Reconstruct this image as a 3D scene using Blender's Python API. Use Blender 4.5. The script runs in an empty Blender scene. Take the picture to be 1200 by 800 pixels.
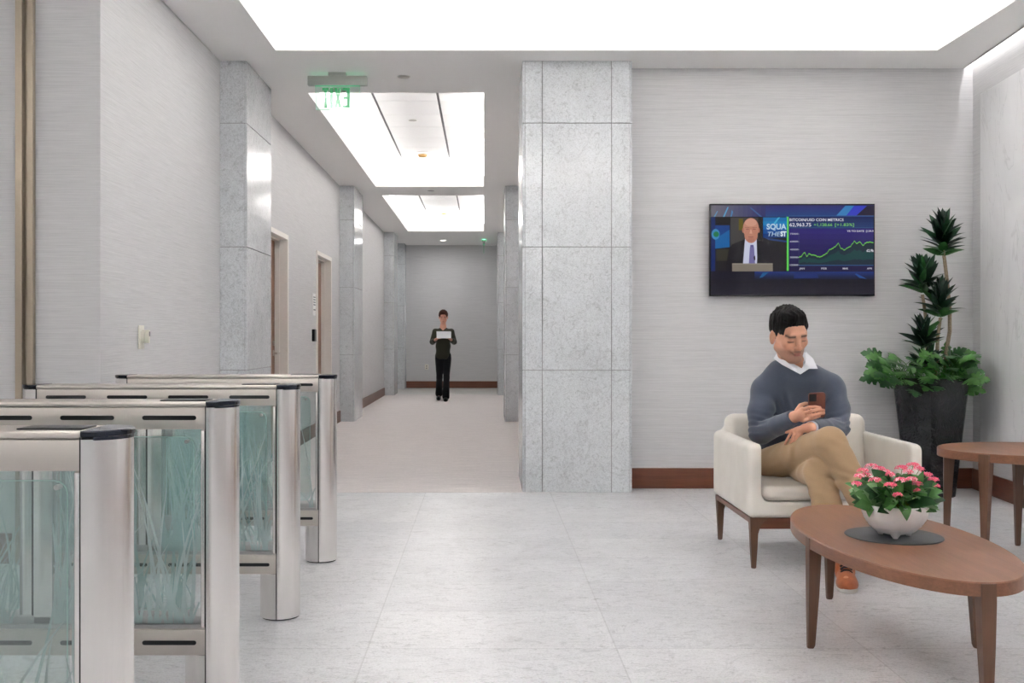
import bpy, bmesh, math, random
import numpy as np
from mathutils import Vector, Matrix, Euler

# ------------------------------------------------------------------ camera, light, exposure
SC = bpy.context.scene
COL = SC.collection
FPX = 1200.0                      # focal length in pixels of the 1200 x 800 frame
EYE = 1.2                         # camera height
VPX, VPY = 567.0, 394.0           # vanishing point of the corridor
cam_d = bpy.data.cameras.new('camera')
cam_d.sensor_width = 36.0
cam_d.lens = 36.0 * FPX / 1200.0
cam_d.shift_x = (600 - VPX) / 1200.0
cam_d.shift_y = -(400 - VPY) / 1200.0
cam_d.clip_start = 0.05
cam = bpy.data.objects.new('camera', cam_d)
cam.location = (0, 0, EYE)
cam.rotation_euler = (math.pi / 2, 0, 0)
COL.objects.link(cam)
SC.camera = cam
SC.view_settings.view_transform = 'Standard'
SC.view_settings.look = 'None'
SC.view_settings.exposure = 0.42
SC.view_settings.gamma = 1.0
SC.view_settings.use_curve_mapping = False
SC.cycles.max_bounces = 14
SC.cycles.diffuse_bounces = 7
SC.cycles.glossy_bounces = 5
SC.cycles.transmission_bounces = 8
SC.cycles.transparent_max_bounces = 32
SC.cycles.caustics_reflective = False
SC.cycles.caustics_refractive = False
SC.cycles.sample_clamp_indirect = 20.0
world = bpy.data.worlds.new('world')
SC.world = world
world.use_nodes = True
world.node_tree.nodes['Background'].inputs[0].default_value = (0.9, 0.93, 1, 1)
world.node_tree.nodes['Background'].inputs[1].default_value = 0.3

LIGHT_LOBBY = 12.8       # W per metre of lobby cove
LIGHT_HALL = 6.5        # W per metre of corridor cove
LIGHT_SLOT = 2.6
LIGHT_FILL = 12.0        # added fill lamp, unseen, ten metres behind the camera
CEIL = 3.318
TILE = 3.72
LIP = 3.472


def area(name, loc, rot, sx, sy, watts, col=(1, 0.995, 0.99)):
    d = bpy.data.lights.new(name, 'AREA')
    d.shape = 'RECTANGLE'
    d.size, d.size_y = sx, sy
    d.energy = watts
    d.color = col
    o = bpy.data.objects.new(name, d)
    o.location = loc
    o.rotation_euler = rot
    COL.objects.link(o)
    return o


LOBBY = (-1.543, 3.358, 0.6, 7.59)
ADDED_TRAY_REAR = (-1.543, 2.9, -9.4, -2.4)  # unseen tray behind the camera, added for the light it gives
ADDED_TRAY_LEFT = (-5.9, -2.7, -8.0, 4.3)  # unseen tray on the left, added to brighten that side
HALL1 = (-1.53, 0.0, 8.91, 14.5)
HALL2 = (-1.53, 0.0, 15.4, 20.66)


def cove_lights(r, wpm, t=0.95):
    x0, x1, y0, y1 = r
    z = CEIL + 0.06
    k = 0.14
    up = math.pi
    lx, ly = x1 - x0, y1 - y0
    # strips lie on the shelf behind the lip and face up, leaning inwards
    area('cove_strip', ((x0 + x1) / 2, y1 + k, z), (up - t, 0, 0), lx, 0.05, wpm * lx)
    area('cove_strip', ((x0 + x1) / 2, y0 - k, z), (up + t, 0, 0), lx, 0.05, wpm * lx)
    area('cove_strip', (x0 - k, (y0 + y1) / 2, z), (0, up - t, 0), 0.05, ly, wpm * ly)
    area('cove_strip', (x1 + k, (y0 + y1) / 2, z), (0, up + t, 0), 0.05, ly, wpm * ly)


cove_lights(LOBBY, LIGHT_LOBBY)
cove_lights(ADDED_TRAY_REAR, LIGHT_LOBBY * 0.6)  # strips of the added rear tray, fill from behind
cove_lights(ADDED_TRAY_LEFT, LIGHT_LOBBY * 0.6)  # strips of the added left tray, fill for wall and turnstiles
area('added_rear_fill', (-1.2, -10.25, 1.75), (math.pi / 2, 0, 0), 8.6, 2.9, LIGHT_FILL, (0.93, 0.97, 1.0))  # fill lamp added behind the camera to lift surfaces facing it
cove_lights(HALL1, LIGHT_HALL, 0.75)
cove_lights(HALL2, LIGHT_HALL, 0.75)


# ------------------------------------------------------------------ helpers
def W(px, py, Y):
    """point of the place seen at a pixel, at distance Y"""
    return np.array([(px - VPX) * Y / FPX, Y, EYE - (py - VPY) * Y / FPX])


def lin(c):
    return tuple(((v / 255.0) / 12.92 if v / 255.0 <= 0.04045 else ((v / 255.0 + 0.055) / 1.055) ** 2.4) for v in c)


def tag(o, label=None, cat=None, group=None, kind=None):
    if label: o['label'] = label
    if cat: o['category'] = cat
    if group: o['group'] = group
    if kind: o['kind'] = kind
    return o


def root(name, loc, label, cat, group=None):
    o = bpy.data.objects.new(name, None)
    o.empty_display_size = 0.1
    o.location = loc
    COL.objects.link(o)
    return tag(o, label, cat, group)


def link(name, me, parent=None, mats=(), world_space=True):
    o = bpy.data.objects.new(name, me)
    COL.objects.link(o)
    for m in mats:
        me.materials.append(m)
    if parent is not None:
        o.parent = parent
        if world_space:
            if parent.parent is None:
                o.matrix_parent_inverse = Matrix.Translation(-Vector(parent.location))
    return o


def dup(src, loc, **tags):
    def rec(o, par):
        c = o.copy()
        COL.objects.link(c)
        if par is not None:
            c.parent = par
        for ch in [x for x in bpy.data.objects if x.parent == o]:
            rec(ch, c)
        return c
    c = rec(src, None)
    c.location = loc
    tag(c, **tags)
    return c


class B:
    """mesh builder: several shapes into ONE mesh"""

    def __init__(s):
        s.bm = bmesh.new()

    def _fin(s, vs, bevel, seg, mi):
        fs = list({f for v in vs for f in v.link_faces})
        for f in fs:
            f.material_index = mi
        if bevel > 0:
            es = list({e for v in vs for e in v.link_edges})
            r = bmesh.ops.bevel(s.bm, geom=es, offset=bevel, segments=seg, profile=0.5, affect='EDGES')
            for f in r['faces']:
                f.material_index = mi

    def box(s, x0, x1, y0, y1, z0, z1, bevel=0.0, seg=2, mi=0, M=None):
        if x0 > x1: x0, x1 = x1, x0
        if y0 > y1: y0, y1 = y1, y0
        if z0 > z1: z0, z1 = z1, z0
        co = [(x0, y0, z0), (x1, y0, z0), (x1, y1, z0), (x0, y1, z0), (x0, y0, z1), (x1, y0, z1), (x1, y1, z1), (x0, y1, z1)]
        if M is not None:
            co = [M @ Vector(c) for c in co]
        v = [s.bm.verts.new(c) for c in co]
        for f in ((3, 2, 1, 0), (4, 5, 6, 7), (0, 1, 5, 4), (1, 2, 6, 5), (2, 3, 7, 6), (3, 0, 4, 7)):
            s.bm.faces.new([v[i] for i in f])
        s._fin(v, bevel, seg, mi)
        return s

    def poly(s, pts, mi=0):
        v = [s.bm.verts.new(p) for p in pts]
        f = s.bm.faces.new(v)
        f.material_index = mi
        return s

    def prism(s, pts, d, bevel=0.0, seg=2, mi=0):
        """closed outline (3-D points) swept along vector d"""
        d = Vector(d)
        a = [s.bm.verts.new(p) for p in pts]
        b = [s.bm.verts.new(Vector(p) + d) for p in pts]
        n = len(a)
        s.bm.faces.new(a[::-1]).material_index = mi
        s.bm.faces.new(b).material_index = mi
        for i in range(n):
            s.bm.faces.new((a[i], a[(i + 1) % n], b[(i + 1) % n], b[i])).material_index = mi
        if bevel > 0:
            s._fin(a + b, bevel, seg, mi)
        return s

    def lathe(s, prof, c=(0, 0, 0), n=32, mi=0, a0=0.0, a1=2 * math.pi, sx=1.0, sy=1.0):
        full = abs(a1 - a0 - 2 * math.pi) < 1e-6
        k = n if full else n + 1
        rings = []
        for r, z in prof:
            if r < 1e-6:
                rings.append([s.bm.verts.new((c[0], c[1], c[2] + z))])
                continue
            rings.append([s.bm.verts.new((c[0] + sx * r * math.cos(a0 + (a1 - a0) * i / n), c[1] + sy * r * math.sin(a0 + (a1 - a0) * i / n), c[2] + z)) for i in range(k)])
        m = n if full else n
        for A, C in zip(rings[:-1], rings[1:]):
            for i in range(m):
                j = (i + 1) % k
                vs = [A[i % len(A)], A[j % len(A)], C[j % len(C)], C[i % len(C)]]
                u = []
                for v in vs:
                    if v not in u: u.append(v)
                if len(u) > 2:
                    try:
                        s.bm.faces.new(u).material_index = mi
                    except ValueError:
                        pass
        return s

    def cyl(s, p, q, r0, r1=None, n=16, mi=0, caps=True):
        r1 = r0 if r1 is None else r1
        p, q = Vector(p), Vector(q)
        d = (q - p).normalized()
        a = d.orthogonal().normalized()
        b = d.cross(a)
        A = [s.bm.verts.new(p + r0 * (math.cos(2 * math.pi * i / n) * a + math.sin(2 * math.pi * i / n) * b)) for i in range(n)]
        C = [s.bm.verts.new(q + r1 * (math.cos(2 * math.pi * i / n) * a + math.sin(2 * math.pi * i / n) * b)) for i in range(n)]
        for i in range(n):
            j = (i + 1) % n
            s.bm.faces.new((A[i], A[j], C[j], C[i])).material_index = mi
        if caps:
            s.bm.faces.new(A[::-1]).material_index = mi
            s.bm.faces.new(C).material_index = mi
        return s

    def tube(s, pts, rad, n=8, mi=0):
        pts = [Vector(p) for p in pts]
        rad = rad if isinstance(rad, (list, tuple)) else [rad] * len(pts)
        prev = None
        ref = None
        for i, p in enumerate(pts):
            t = (pts[min(i + 1, len(pts) - 1)] - pts[max(i - 1, 0)]).normalized()
            ref = t.orthogonal().normalized() if ref is None else (ref - t * ref.dot(t)).normalized()
            b = t.cross(ref)
            ring = [s.bm.verts.new(p + rad[i] * (math.cos(2 * math.pi * k / n) * ref + math.sin(2 * math.pi * k / n) * b)) for k in range(n)]
            if prev:
                for k in range(n):
                    j = (k + 1) % n
                    s.bm.faces.new((prev[k], prev[j], ring[j], ring[k])).material_index = mi
            else:
                s.bm.faces.new(ring[::-1]).material_index = mi
            prev = ring
        s.bm.faces.new(prev).material_index = mi
        return s

    def ball(s, c, r, n=8, mi=0, sc=(1, 1, 1)):
        M = Matrix.Translation(c) @ Matrix.Diagonal((r * sc[0], r * sc[1], r * sc[2], 1))
        g = bmesh.ops.create_uvsphere(s.bm, u_segments=n * 2, v_segments=n, radius=1, matrix=M)
        for f in {f for v in g['verts'] for f in v.link_faces}:
            f.material_index = mi
        return s

    def build(s, name, mats, parent=None, smooth=35, world_space=True):
        bmesh.ops.recalc_face_normals(s.bm, faces=s.bm.faces[:])
        me = bpy.data.meshes.new(name)
        s.bm.to_mesh(me)
        s.bm.free()
        if smooth:
            me.polygons.foreach_set('use_smooth', [True] * len(me.polygons))
            me.set_sharp_from_angle(angle=math.radians(smooth))
        return link(name, me, parent, mats if isinstance(mats, (list, tuple)) else [mats], world_space)


# ---- implicit surfaces: smooth organic shapes grown on a grid
class Field:
    def __init__(s, lo, hi, h):
        s.h = h
        s.lo = np.array(lo, np.float64)
        s.n = np.ceil((np.array(hi) - s.lo) / h).astype(int) + 1
        s.F = np.full(s.n, 1.0, np.float32)
        s.ax = [(s.lo[i] + h * np.arange(s.n[i])).astype(np.float32) for i in range(3)]

    def _sub(s, lo, hi):
        a = np.clip(np.floor((np.array(lo) - s.lo) / s.h).astype(int), 0, s.n)
        b = np.clip(np.ceil((np.array(hi) - s.lo) / s.h).astype(int) + 1, 0, s.n)
        sl = tuple(slice(int(i), int(j)) for i, j in zip(a, b))
        X = s.ax[0][sl[0]][:, None, None]; Y = s.ax[1][sl[1]][None, :, None]; Z = s.ax[2][sl[2]][None, None, :]
        return sl, X, Y, Z

    def _mix(s, sl, d, k, op):
        f = s.F[sl]
        if f.size == 0:
            return
        if op == 'add':
            if k > 0:
                h = np.clip(0.5 + 0.5 * (f - d) / k, 0, 1)
                r = f * (1 - h) + d * h - k * h * (1 - h)
                r = np.where(f > 0.9, d, r)
            else:
                r = np.minimum(f, d)
        elif op == 'cut':
            d = -d
            if k > 0:
                h = np.clip(0.5 - 0.5 * (f - d) / k, 0, 1)
                r = f * (1 - h) + d * h + k * h * (1 - h)
            else:
                r = np.maximum(f, d)
        s.F[sl] = r

    def cap(s, a, b, ra, rb=None, k=0.02, op='add'):
        rb = ra if rb is None else rb
        a = np.array(a, float); b = np.array(b, float)
        m = max(ra, rb) + k + 3 * s.h + 0.02
        sl, X, Y, Z = s._sub(np.minimum(a, b) - m, np.maximum(a, b) + m)
        ab = b - a
        L = max(float(ab @ ab), 1e-12)
        t = np.clip(((X - a[0]) * ab[0] + (Y - a[1]) * ab[1] + (Z - a[2]) * ab[2]) / L, 0, 1)
        d = np.sqrt((X - a[0] - t * ab[0]) ** 2 + (Y - a[1] - t * ab[1]) ** 2 + (Z - a[2] - t * ab[2]) ** 2) - (ra + t * (rb - ra))
        s._mix(sl, d.astype(np.float32), k, op)
        return s

    def chain(s, pts, rad, k=0.02, op='add'):
        for i in range(len(pts) - 1):
            s.cap(pts[i], pts[i + 1], rad[i], rad[i + 1], k if i else k, op)
        return s

    def ell(s, c, r, R=None, k=0.02, op='add'):
        """ellipsoid, R = 3x3 whose COLUMNS are its axes"""
        c = np.array(c, float)
        m = max(r) + k + 3 * s.h + 0.02
        sl, X, Y, Z = s._sub(c - m, c + m)
        X = X - c[0]; Y = Y - c[1]; Z = Z - c[2]
        R = np.eye(3) if R is None else np.array(R)
        u = [(X * R[0, i] + Y * R[1, i] + Z * R[2, i]) for i in range(3)]
        k0 = np.sqrt((u[0] / r[0]) ** 2 + (u[1] / r[1]) ** 2 + (u[2] / r[2]) ** 2)
        k1 = np.sqrt((u[0] / r[0] ** 2) ** 2 + (u[1] / r[1] ** 2) ** 2 + (u[2] / r[2] ** 2) ** 2) + 1e-6
        s._mix(sl, (k0 * (k0 - 1) / k1).astype(np.float32), k, op)
        return s

    def rbox(s, lo, hi, r, k=0.0, op='add', R=None, c=None):
        lo = np.array(lo, float); hi = np.array(hi, float)
        if c is None:
            c = (lo + hi) / 2
        b = (hi - lo) / 2
        m = (np.linalg.norm(b) if R is not None else b) + k + 3 * s.h + 0.02
        sl, X, Y, Z = s._sub(c - m, c + m)
        X = X - c[0]; Y = Y - c[1]; Z = Z - c[2]
        if R is not None:
            R = np.array(R)
            X, Y, Z = [(X * R[0, i] + Y * R[1, i] + Z * R[2, i]) for i in range(3)]
        qx = np.abs(X) - b[0] + r; qy = np.abs(Y) - b[1] + r; qz = np.abs(Z) - b[2] + r
        d = np.sqrt(np.maximum(qx, 0) ** 2 + np.maximum(qy, 0) ** 2 + np.maximum(qz, 0) ** 2) + np.minimum(np.maximum(np.maximum(qx, qy), qz), 0) - r
        s._mix(sl, np.broadcast_to(d, s.F[sl].shape).astype(np.float32), k, op)
        return s

    def plane(s, p, n, k=0.0):
        """cut away the side the normal points to"""
        n = np.array(n, float); n /= np.linalg.norm(n)
        X = s.ax[0][:, None, None]; Y = s.ax[1][None, :, None]; Z = s.ax[2][None, None, :]
        d = ((X - p[0]) * n[0] + (Y - p[1]) * n[1] + (Z - p[2]) * n[2]).astype(np.float32)
        s.F = np.maximum(s.F, d)
        return s

    def warp(s, fn):
        """add a small displacement field fn(X,Y,Z)"""
        near = np.abs(s.F) < 0.05
        I = np.nonzero(near)
        s.F[I] += fn(s.ax[0][I[0]], s.ax[1][I[1]], s.ax[2][I[2]]).astype(np.float32)
        return s

    def mesh(s):
        F = s.F
        S = F < 0
        cnt = np.zeros(tuple(np.array(F.shape) - 1), np.uint8)
        for i in (0, 1):
            for j in (0, 1):
                for k in (0, 1):
                    cnt += S[i:F.shape[0] - 1 + i, j:F.shape[1] - 1 + j, k:F.shape[2] - 1 + k]
        act = (cnt > 0) & (cnt < 8)
        ii, jj, kk = np.nonzero(act)
        idx = np.full(act.shape, -1, np.int64)
        idx[ii, jj, kk] = np.arange(len(ii))
        P = np.zeros((len(ii), 3)); N = np.zeros(len(ii))
        base = np.stack([ii, jj, kk], 1).astype(float)
        cs = [(i, j, k) for i in (0, 1) for j in (0, 1) for k in (0, 1)]
        for a in cs:
            for ax in range(3):
                if a[ax]: continue
                b = list(a); b[ax] = 1
                fa = F[ii + a[0], jj + a[1], kk + a[2]]; fb = F[ii + b[0], jj + b[1], kk + b[2]]
                m = (fa < 0) != (fb < 0)
                t = np.where(m, fa / np.where(m, fa - fb, 1), 0)
                q = base + np.array(a, float)
                q[:, ax] += t
                P[m] += q[m]; N[m] += 1
        P = P / N[:, None] * s.h + s.lo
        faces = []
        for ax in range(3):
            o1, o2 = [x for x in range(3) if x != ax]
            sl0 = [slice(1, -1)] * 3; sl0[ax] = slice(0, -1)
            sl1 = list(sl0); sl1[ax] = slice(1, None)
            A = S[tuple(sl0)]; C = S[tuple(sl1)]
            e = np.nonzero(A != C)
            g = [e[0] + (0 if ax == 0 else 1), e[1] + (0 if ax == 1 else 1), e[2] + (0 if ax == 2 else 1)]
            inside = A[e]
            def cell(d1, d2):
                q = [g[0].copy(), g[1].copy(), g[2].copy()]
                q[o1] = q[o1] - d1; q[o2] = q[o2] - d2
                return idx[q[0], q[1], q[2]]
            Q = np.stack([cell(1, 1), cell(0, 1), cell(0, 0), cell(1, 0)], 1)
            flip = inside if ax != 1 else ~inside
            Q = np.where(flip[:, None], Q, Q[:, ::-1])
            faces.append(Q)
        Q = np.concatenate(faces)
        Q = Q[(Q >= 0).all(1)]
        return P, Q

    def build(s, name, mats, parent=None, relax=2, color=None):
        P, Q = s.mesh()
        for _ in range(relax):
            acc = np.zeros_like(P); n = np.zeros(len(P))
            for a, b in ((0, 1), (1, 2), (2, 3), (3, 0)):
                np.add.at(acc, Q[:, a], P[Q[:, b]]); np.add.at(n, Q[:, a], 1)
                np.add.at(acc, Q[:, b], P[Q[:, a]]); np.add.at(n, Q[:, b], 1)
            P = 0.5 * P + 0.5 * acc / np.maximum(n, 1)[:, None]
        me = bpy.data.meshes.new(name)
        me.vertices.add(len(P)); me.vertices.foreach_set('co', P.astype(np.float32).ravel())
        me.loops.add(Q.size); me.loops.foreach_set('vertex_index', Q.astype(np.int32).ravel())
        me.polygons.add(len(Q))
        me.polygons.foreach_set('loop_start', np.arange(0, Q.size, 4, dtype=np.int32))
        me.update(calc_edges=True)
        me.polygons.foreach_set('use_smooth', [True] * len(me.polygons))
        if color is not None:
            c = color(P)
            at = me.color_attributes.new('tone', 'FLOAT_COLOR', 'POINT')
            at.data.foreach_set('color', np.concatenate([c, np.ones((len(P), 1))], 1).astype(np.float32).ravel())
        return link(name, me, parent, mats if isinstance(mats, (list, tuple)) else [mats])


# ------------------------------------------------------------------ materials
class Nodes:
    def __init__(s, name):
        s.m = bpy.data.materials.new(name)
        s.m.use_nodes = True
        s.t = s.m.node_tree
        s.b = s.t.nodes['Principled BSDF']
        s.out = s.t.nodes['Material Output']

    def n(s, typ, **kw):
        x = s.t.nodes.new(typ)
        for k, v in kw.items():
            setattr(x, k, v)
        return x

    def l(s, a, b):
        s.t.links.new(a, b)

    def coords(s, scale=(1, 1, 1), loc=(0, 0, 0)):
        g = s.n('ShaderNodeNewGeometry')
        m = s.n('ShaderNodeMapping')
        m.inputs['Scale'].default_value = scale
        m.inputs['Location'].default_value = loc
        tc = s.n('ShaderNodeTexCoord')
        s.l(tc.outputs['Object'], m.inputs['Vector'])
        return m.outputs[0]

    def noise(s, vec, scale, detail=3, rough=0.55, dist=0.0):
        x = s.n('ShaderNodeTexNoise')
        x.inputs['Scale'].default_value = scale
        x.inputs['Detail'].default_value = detail
        x.inputs['Roughness'].default_value = rough
        x.inputs['Distortion'].default_value = dist
        s.l(vec, x.inputs['Vector'])
        return x.outputs['Fac']

    def ramp(s, fac, stops):
        r = s.n('ShaderNodeValToRGB')
        e = r.color_ramp.elements
        while len(e) < len(stops):
            e.new(0.5)
        for el, (p, c) in zip(e, stops):
            el.position = p
            el.color = (*c, 1) if len(c) == 3 else c
        s.l(fac, r.inputs[0])
        return r.outputs[0]

    def mul(s, a, b, fac=1.0, mode='MULTIPLY'):
        m = s.n('ShaderNodeMix', data_type='RGBA', blend_type=mode)
        m.inputs[0].default_value = fac
        for i, v in ((6, a), (7, b)):
            if hasattr(v, 'is_linked') or hasattr(v, 'links'):
                s.l(v, m.inputs[i])
            else:
                m.inputs[i].default_value = (*v, 1)
        return m.outputs[2]

    def bump(s, h, strength=0.2, dist=0.002):
        b = s.n('ShaderNodeBump')
        b.inputs['Strength'].default_value = strength
        b.inputs['Distance'].default_value = dist
        s.l(h, b.inputs['Height'])
        s.l(b.outputs[0], s.b.inputs['Normal'])
        return b

    def set(s, color=None, rough=None, metal=None, spec=None, **kw):
        if color is not None:
            if hasattr(color, 'links'):
                s.l(color, s.b.inputs['Base Color'])
            else:
                s.b.inputs['Base Color'].default_value = (*color, 1)
        if rough is not None: s.b.inputs['Roughness'].default_value = rough
        if metal is not None: s.b.inputs['Metallic'].default_value = metal
        if spec is not None: s.b.inputs['Specular IOR Level'].default_value = spec
        for k, v in kw.items():
            s.b.inputs[k.replace('_', ' ')].default_value = v
        return s.m


def g3(v):
    return (v, v, v)


def flat(name, rgb, rough=0.5, metal=0.0, spec=0.5, speck=0.06, scale=60, **kw):
    m = Nodes(name)
    c = lin(rgb)
    v = m.coords()
    f = m.noise(v, scale, 3)
    col = m.ramp(f, [(0.3, tuple(x * (1 - speck) for x in c)), (0.7, tuple(min(1, x * (1 + speck)) for x in c))])
    return m.set(col, rough, metal, spec, **kw)


def emit(name, rgb, strength=1.0):
    m = Nodes(name)
    m.set((0, 0, 0), 0.4)
    m.b.inputs['Emission Color'].default_value = (*lin(rgb), 1)
    m.b.inputs['Emission Strength'].default_value = strength
    return m.m


def wallpaper(name, rgb):
    m = Nodes(name)
    c = np.array(lin(rgb))
    v = m.coords((1.6, 1.6, 150))
    f = m.noise(v, 1.5, 4, 0.7)
    v2 = m.coords((9, 9, 420))
    f2 = m.noise(v2, 1.0, 2)
    a = m.ramp(f, [(0.30, tuple(c * 0.86)), (0.5, tuple(c)), (0.72, tuple(c * 1.10))])
    b = m.ramp(f2, [(0.35, g3(0.93)), (0.65, g3(1.0))])
    m.bump(f, 0.25, 0.0015)
    return m.set(m.mul(a, b), 0.62, 0, 0.35)


def stone(name, rgb, rough, tile=None, var=0.1, mortar=0.74, spec=0.5, dark=0.80):
    m = Nodes(name)
    c = np.array(lin(rgb))
    v = m.coords()
    big = m.noise(v, 2.2, 5, 0.6, 0.6)
    fine = m.noise(v, 105, 6, 0.85)
    mid = m.noise(m.coords((0.6, 1.5, 0.8)) if tile else v, 20, 6, 0.8, 1.6)
    col = m.ramp(big, [(0.3, tuple(c * (1 - var))), (0.7, tuple(np.minimum(c * (1 + var * 0.5), 1)))])
    col = m.mul(col, m.ramp(fine, [(0.38, g3(0.72)), (0.5, g3(0.96)), (0.64, g3(1.03))]))
    col = m.mul(col, m.ramp(mid, [(0.36, g3(dark)), (0.475, g3(0.985)), (0.60, g3(1.0)), (0.80, g3(1.06))]))
    wv = m.n('ShaderNodeTexNoise')
    wv.inputs['Scale'].default_value = 1.5; wv.inputs['Detail'].default_value = 6; wv.inputs['Distortion'].default_value = 2.2
    m.l(m.coords((1, 1.6, 1), (3, 5, 2)), wv.inputs['Vector'])
    vein = m.ramp(wv.outputs['Fac'], [(0.485, g3(1.0)), (0.5, g3(dark + 0.08)), (0.515, g3(1.0))])
    col = m.mul(col, vein, 0.5)
    if tile:
        w, h, ox, oy, gap = tile
        b = m.n('ShaderNodeTexBrick')
        b.offset = 0.0; b.squash = 1.0
        b.inputs['Scale'].default_value = 1.0
        b.inputs['Brick Width'].default_value = w
        b.inputs['Row Height'].default_value = h
        b.inputs['Mortar Size'].default_value = gap
        b.inputs['Mortar Smooth'].default_value = 0.3
        b.inputs['Bias'].default_value = 0.0
        b.inputs['Color1'].default_value = (1.0, 1.0, 1.0, 1)
        b.inputs['Color2'].default_value = (0.90, 0.905, 0.915, 1)
        b.inputs['Mortar'].default_value = (mortar, mortar, mortar, 1)
        m.l(m.coords((1, 1, 1), (-ox, -oy, 0)), b.inputs['Vector'])
        col = m.mul(col, b.outputs['Color'])
    return m.set(col, rough, 0, spec)


def wood(name, rgb, axis=1, rough=0.38, dark=0.72):
    m = Nodes(name)
    c = np.array(lin(rgb))
    sc = [26, 26, 26]; sc[axis] = 1.6
    v = m.coords(tuple(sc))
    f = m.noise(v, 1.0, 5, 0.65, 0.5)
    sc2 = [160, 160, 160]; sc2[axis] = 6
    f2 = m.noise(m.coords(tuple(sc2)), 1.0, 2)
    big = m.noise(m.coords(), 2.5, 2)
    a = m.ramp(f, [(0.28, tuple(c * dark)), (0.5, tuple(c)), (0.75, tuple(c * 1.15))])
    a = m.mul(a, m.ramp(f2, [(0.35, g3(0.86)), (0.6, g3(1.0))]))
    a = m.mul(a, m.ramp(big, [(0.3, g3(0.9)), (0.7, g3(1.06))]))
    m.bump(f2, 0.12, 0.0006)
    return m.set(a, rough, 0, 0.45)


def steel(name, rgb, rough=0.3, axis=0, aniso=0.0):
    m = Nodes(name)
    c = np.array(lin(rgb))
    sc = [900, 900, 900]; sc[axis] = 2
    f = m.noise(m.coords(tuple(sc)), 1.0, 1)
    a = m.ramp(f, [(0.3, tuple(c * 0.975)), (0.7, tuple(np.minimum(c * 1.015, 1)))])
    return m.set(a, rough, 1.0)


def thin_glass(name, tint, refl=0.08):
    m = Nodes(name)
    tr = m.n('ShaderNodeBsdfTransparent'); tr.inputs[0].default_value = (*tint, 1)
    gl = m.n('ShaderNodeBsdfGlossy'); gl.inputs['Roughness'].default_value = 0.02
    fr = m.n('ShaderNodeLayerWeight'); fr.inputs[0].default_value = 0.35
    mp = m.n('ShaderNodeMapRange'); mp.inputs[3].default_value = refl * 0.5; mp.inputs[4].default_value = 0.6
    m.l(fr.outputs['Fresnel'], mp.inputs[0])
    mx = m.n('ShaderNodeMixShader')
    m.l(mp.outputs[0], mx.inputs[0]); m.l(tr.outputs[0], mx.inputs[1]); m.l(gl.outputs[0], mx.inputs[2])
    m.l(mx.outputs[0], m.out.inputs['Surface'])
    return m.m


def frosted(name, rgb, cover):
    m = Nodes(name)
    tr = m.n('ShaderNodeBsdfTransparent')
    df = m.n('ShaderNodeBsdfDiffuse'); df.inputs[0].default_value = (*lin(rgb), 1)
    tl = m.n('ShaderNodeBsdfTranslucent'); tl.inputs[0].default_value = (*lin(rgb), 1)
    a = m.n('ShaderNodeMixShader'); a.inputs[0].default_value = 0.5
    m.l(df.outputs[0], a.inputs[1]); m.l(tl.outputs[0], a.inputs[2])
    mx = m.n('ShaderNodeMixShader'); mx.inputs[0].default_value = cover
    m.l(tr.outputs[0], mx.inputs[1]); m.l(a.outputs[0], mx.inputs[2])
    m.l(mx.outputs[0], m.out.inputs['Surface'])
    return m.m


def cloth(name, rgb, rough=0.9, scale=350, sheen=0.2, var=0.12):
    m = Nodes(name)
    c = np.array(lin(rgb))
    f = m.noise(m.coords(), scale, 2)
    big = m.noise(m.coords(), 9, 3)
    a = m.ramp(f, [(0.3, tuple(c * (1 - var))), (0.7, tuple(c * (1 + var)))])
    a = m.mul(a, m.ramp(big, [(0.3, g3(0.94)), (0.7, g3(1.0))]))
    m.bump(f, 0.15, 0.0008)
    m.set(a, rough, 0, 0.2)
    m.b.inputs['Sheen Weight'].default_value = sheen
    return m.m


def attr_mat(name, rough=0.5, spec=0.4, sss=0.0, bump_scale=120):
    m = Nodes(name)
    a = m.n('ShaderNodeVertexColor'); a.layer_name = 'tone'
    f = m.noise(m.coords(), bump_scale, 3)
    col = m.mul(a.outputs['Color'], m.ramp(f, [(0.3, g3(0.95)), (0.7, g3(1.0))]))
    m.bump(f, 0.08, 0.001)
    m.set(col, rough, 0, spec)
    if sss:
        m.b.inputs['Subsurface Weight'].default_value = sss
        m.b.inputs['Subsurface Radius'].default_value = (0.012, 0.005, 0.003)
        m.b.inputs['Subsurface Scale'].default_value = 1.0
    return m.m


M = {}
M['wall'] = wallpaper('wallpaper', (214, 213, 214))
M['white'] = flat('ceiling_paint', (249, 248, 246), 0.8, speck=0.01)
M['tile'] = flat('ceiling_tile', (236, 235, 236), 0.85, speck=0.03, scale=300)
M['gap'] = flat('ceiling_gap', (120, 120, 122), 0.8)
M['floor'] = stone('floor_stone', (231, 231, 233), 0.28, (0.957, 0.5365, 0.51, 7.157, 0.0035), 0.11, 0.78, dark=0.66)
M['floor2'] = stone('far_stone', (225, 222, 216), 0.3, (0.9, 0.6, 0, 0, 0.003), 0.05, dark=0.9)
M['pillar'] = stone('pillar_stone', (224, 227, 230), 0.16, None, 0.10, dark=0.74)
M['joint'] = flat('stone_joint', (150, 150, 150), 0.8)
M['wood_x'] = wood('walnut_along_x', (112, 66, 46), 0)
M['wood_y'] = wood('walnut_along_y', (112, 66, 46), 1)
M['wood_top'] = wood('walnut_table_top', (136, 93, 69), 1, 0.36, 0.82)
M['wood_z'] = wood('walnut_legs', (104, 73, 55), 2, 0.42, 0.82)
M['door'] = wood('door_veneer', (150, 112, 90), 2, 0.45)
M['frame'] = flat('door_frame_paint', (240, 236, 230), 0.45, speck=0.02)
M['steel'] = steel('brushed_steel_long', (204, 197, 190), 0.4, 0)
M['steel_v'] = steel('brushed_steel_upright', (238, 235, 232), 0.22, 2)
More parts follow.
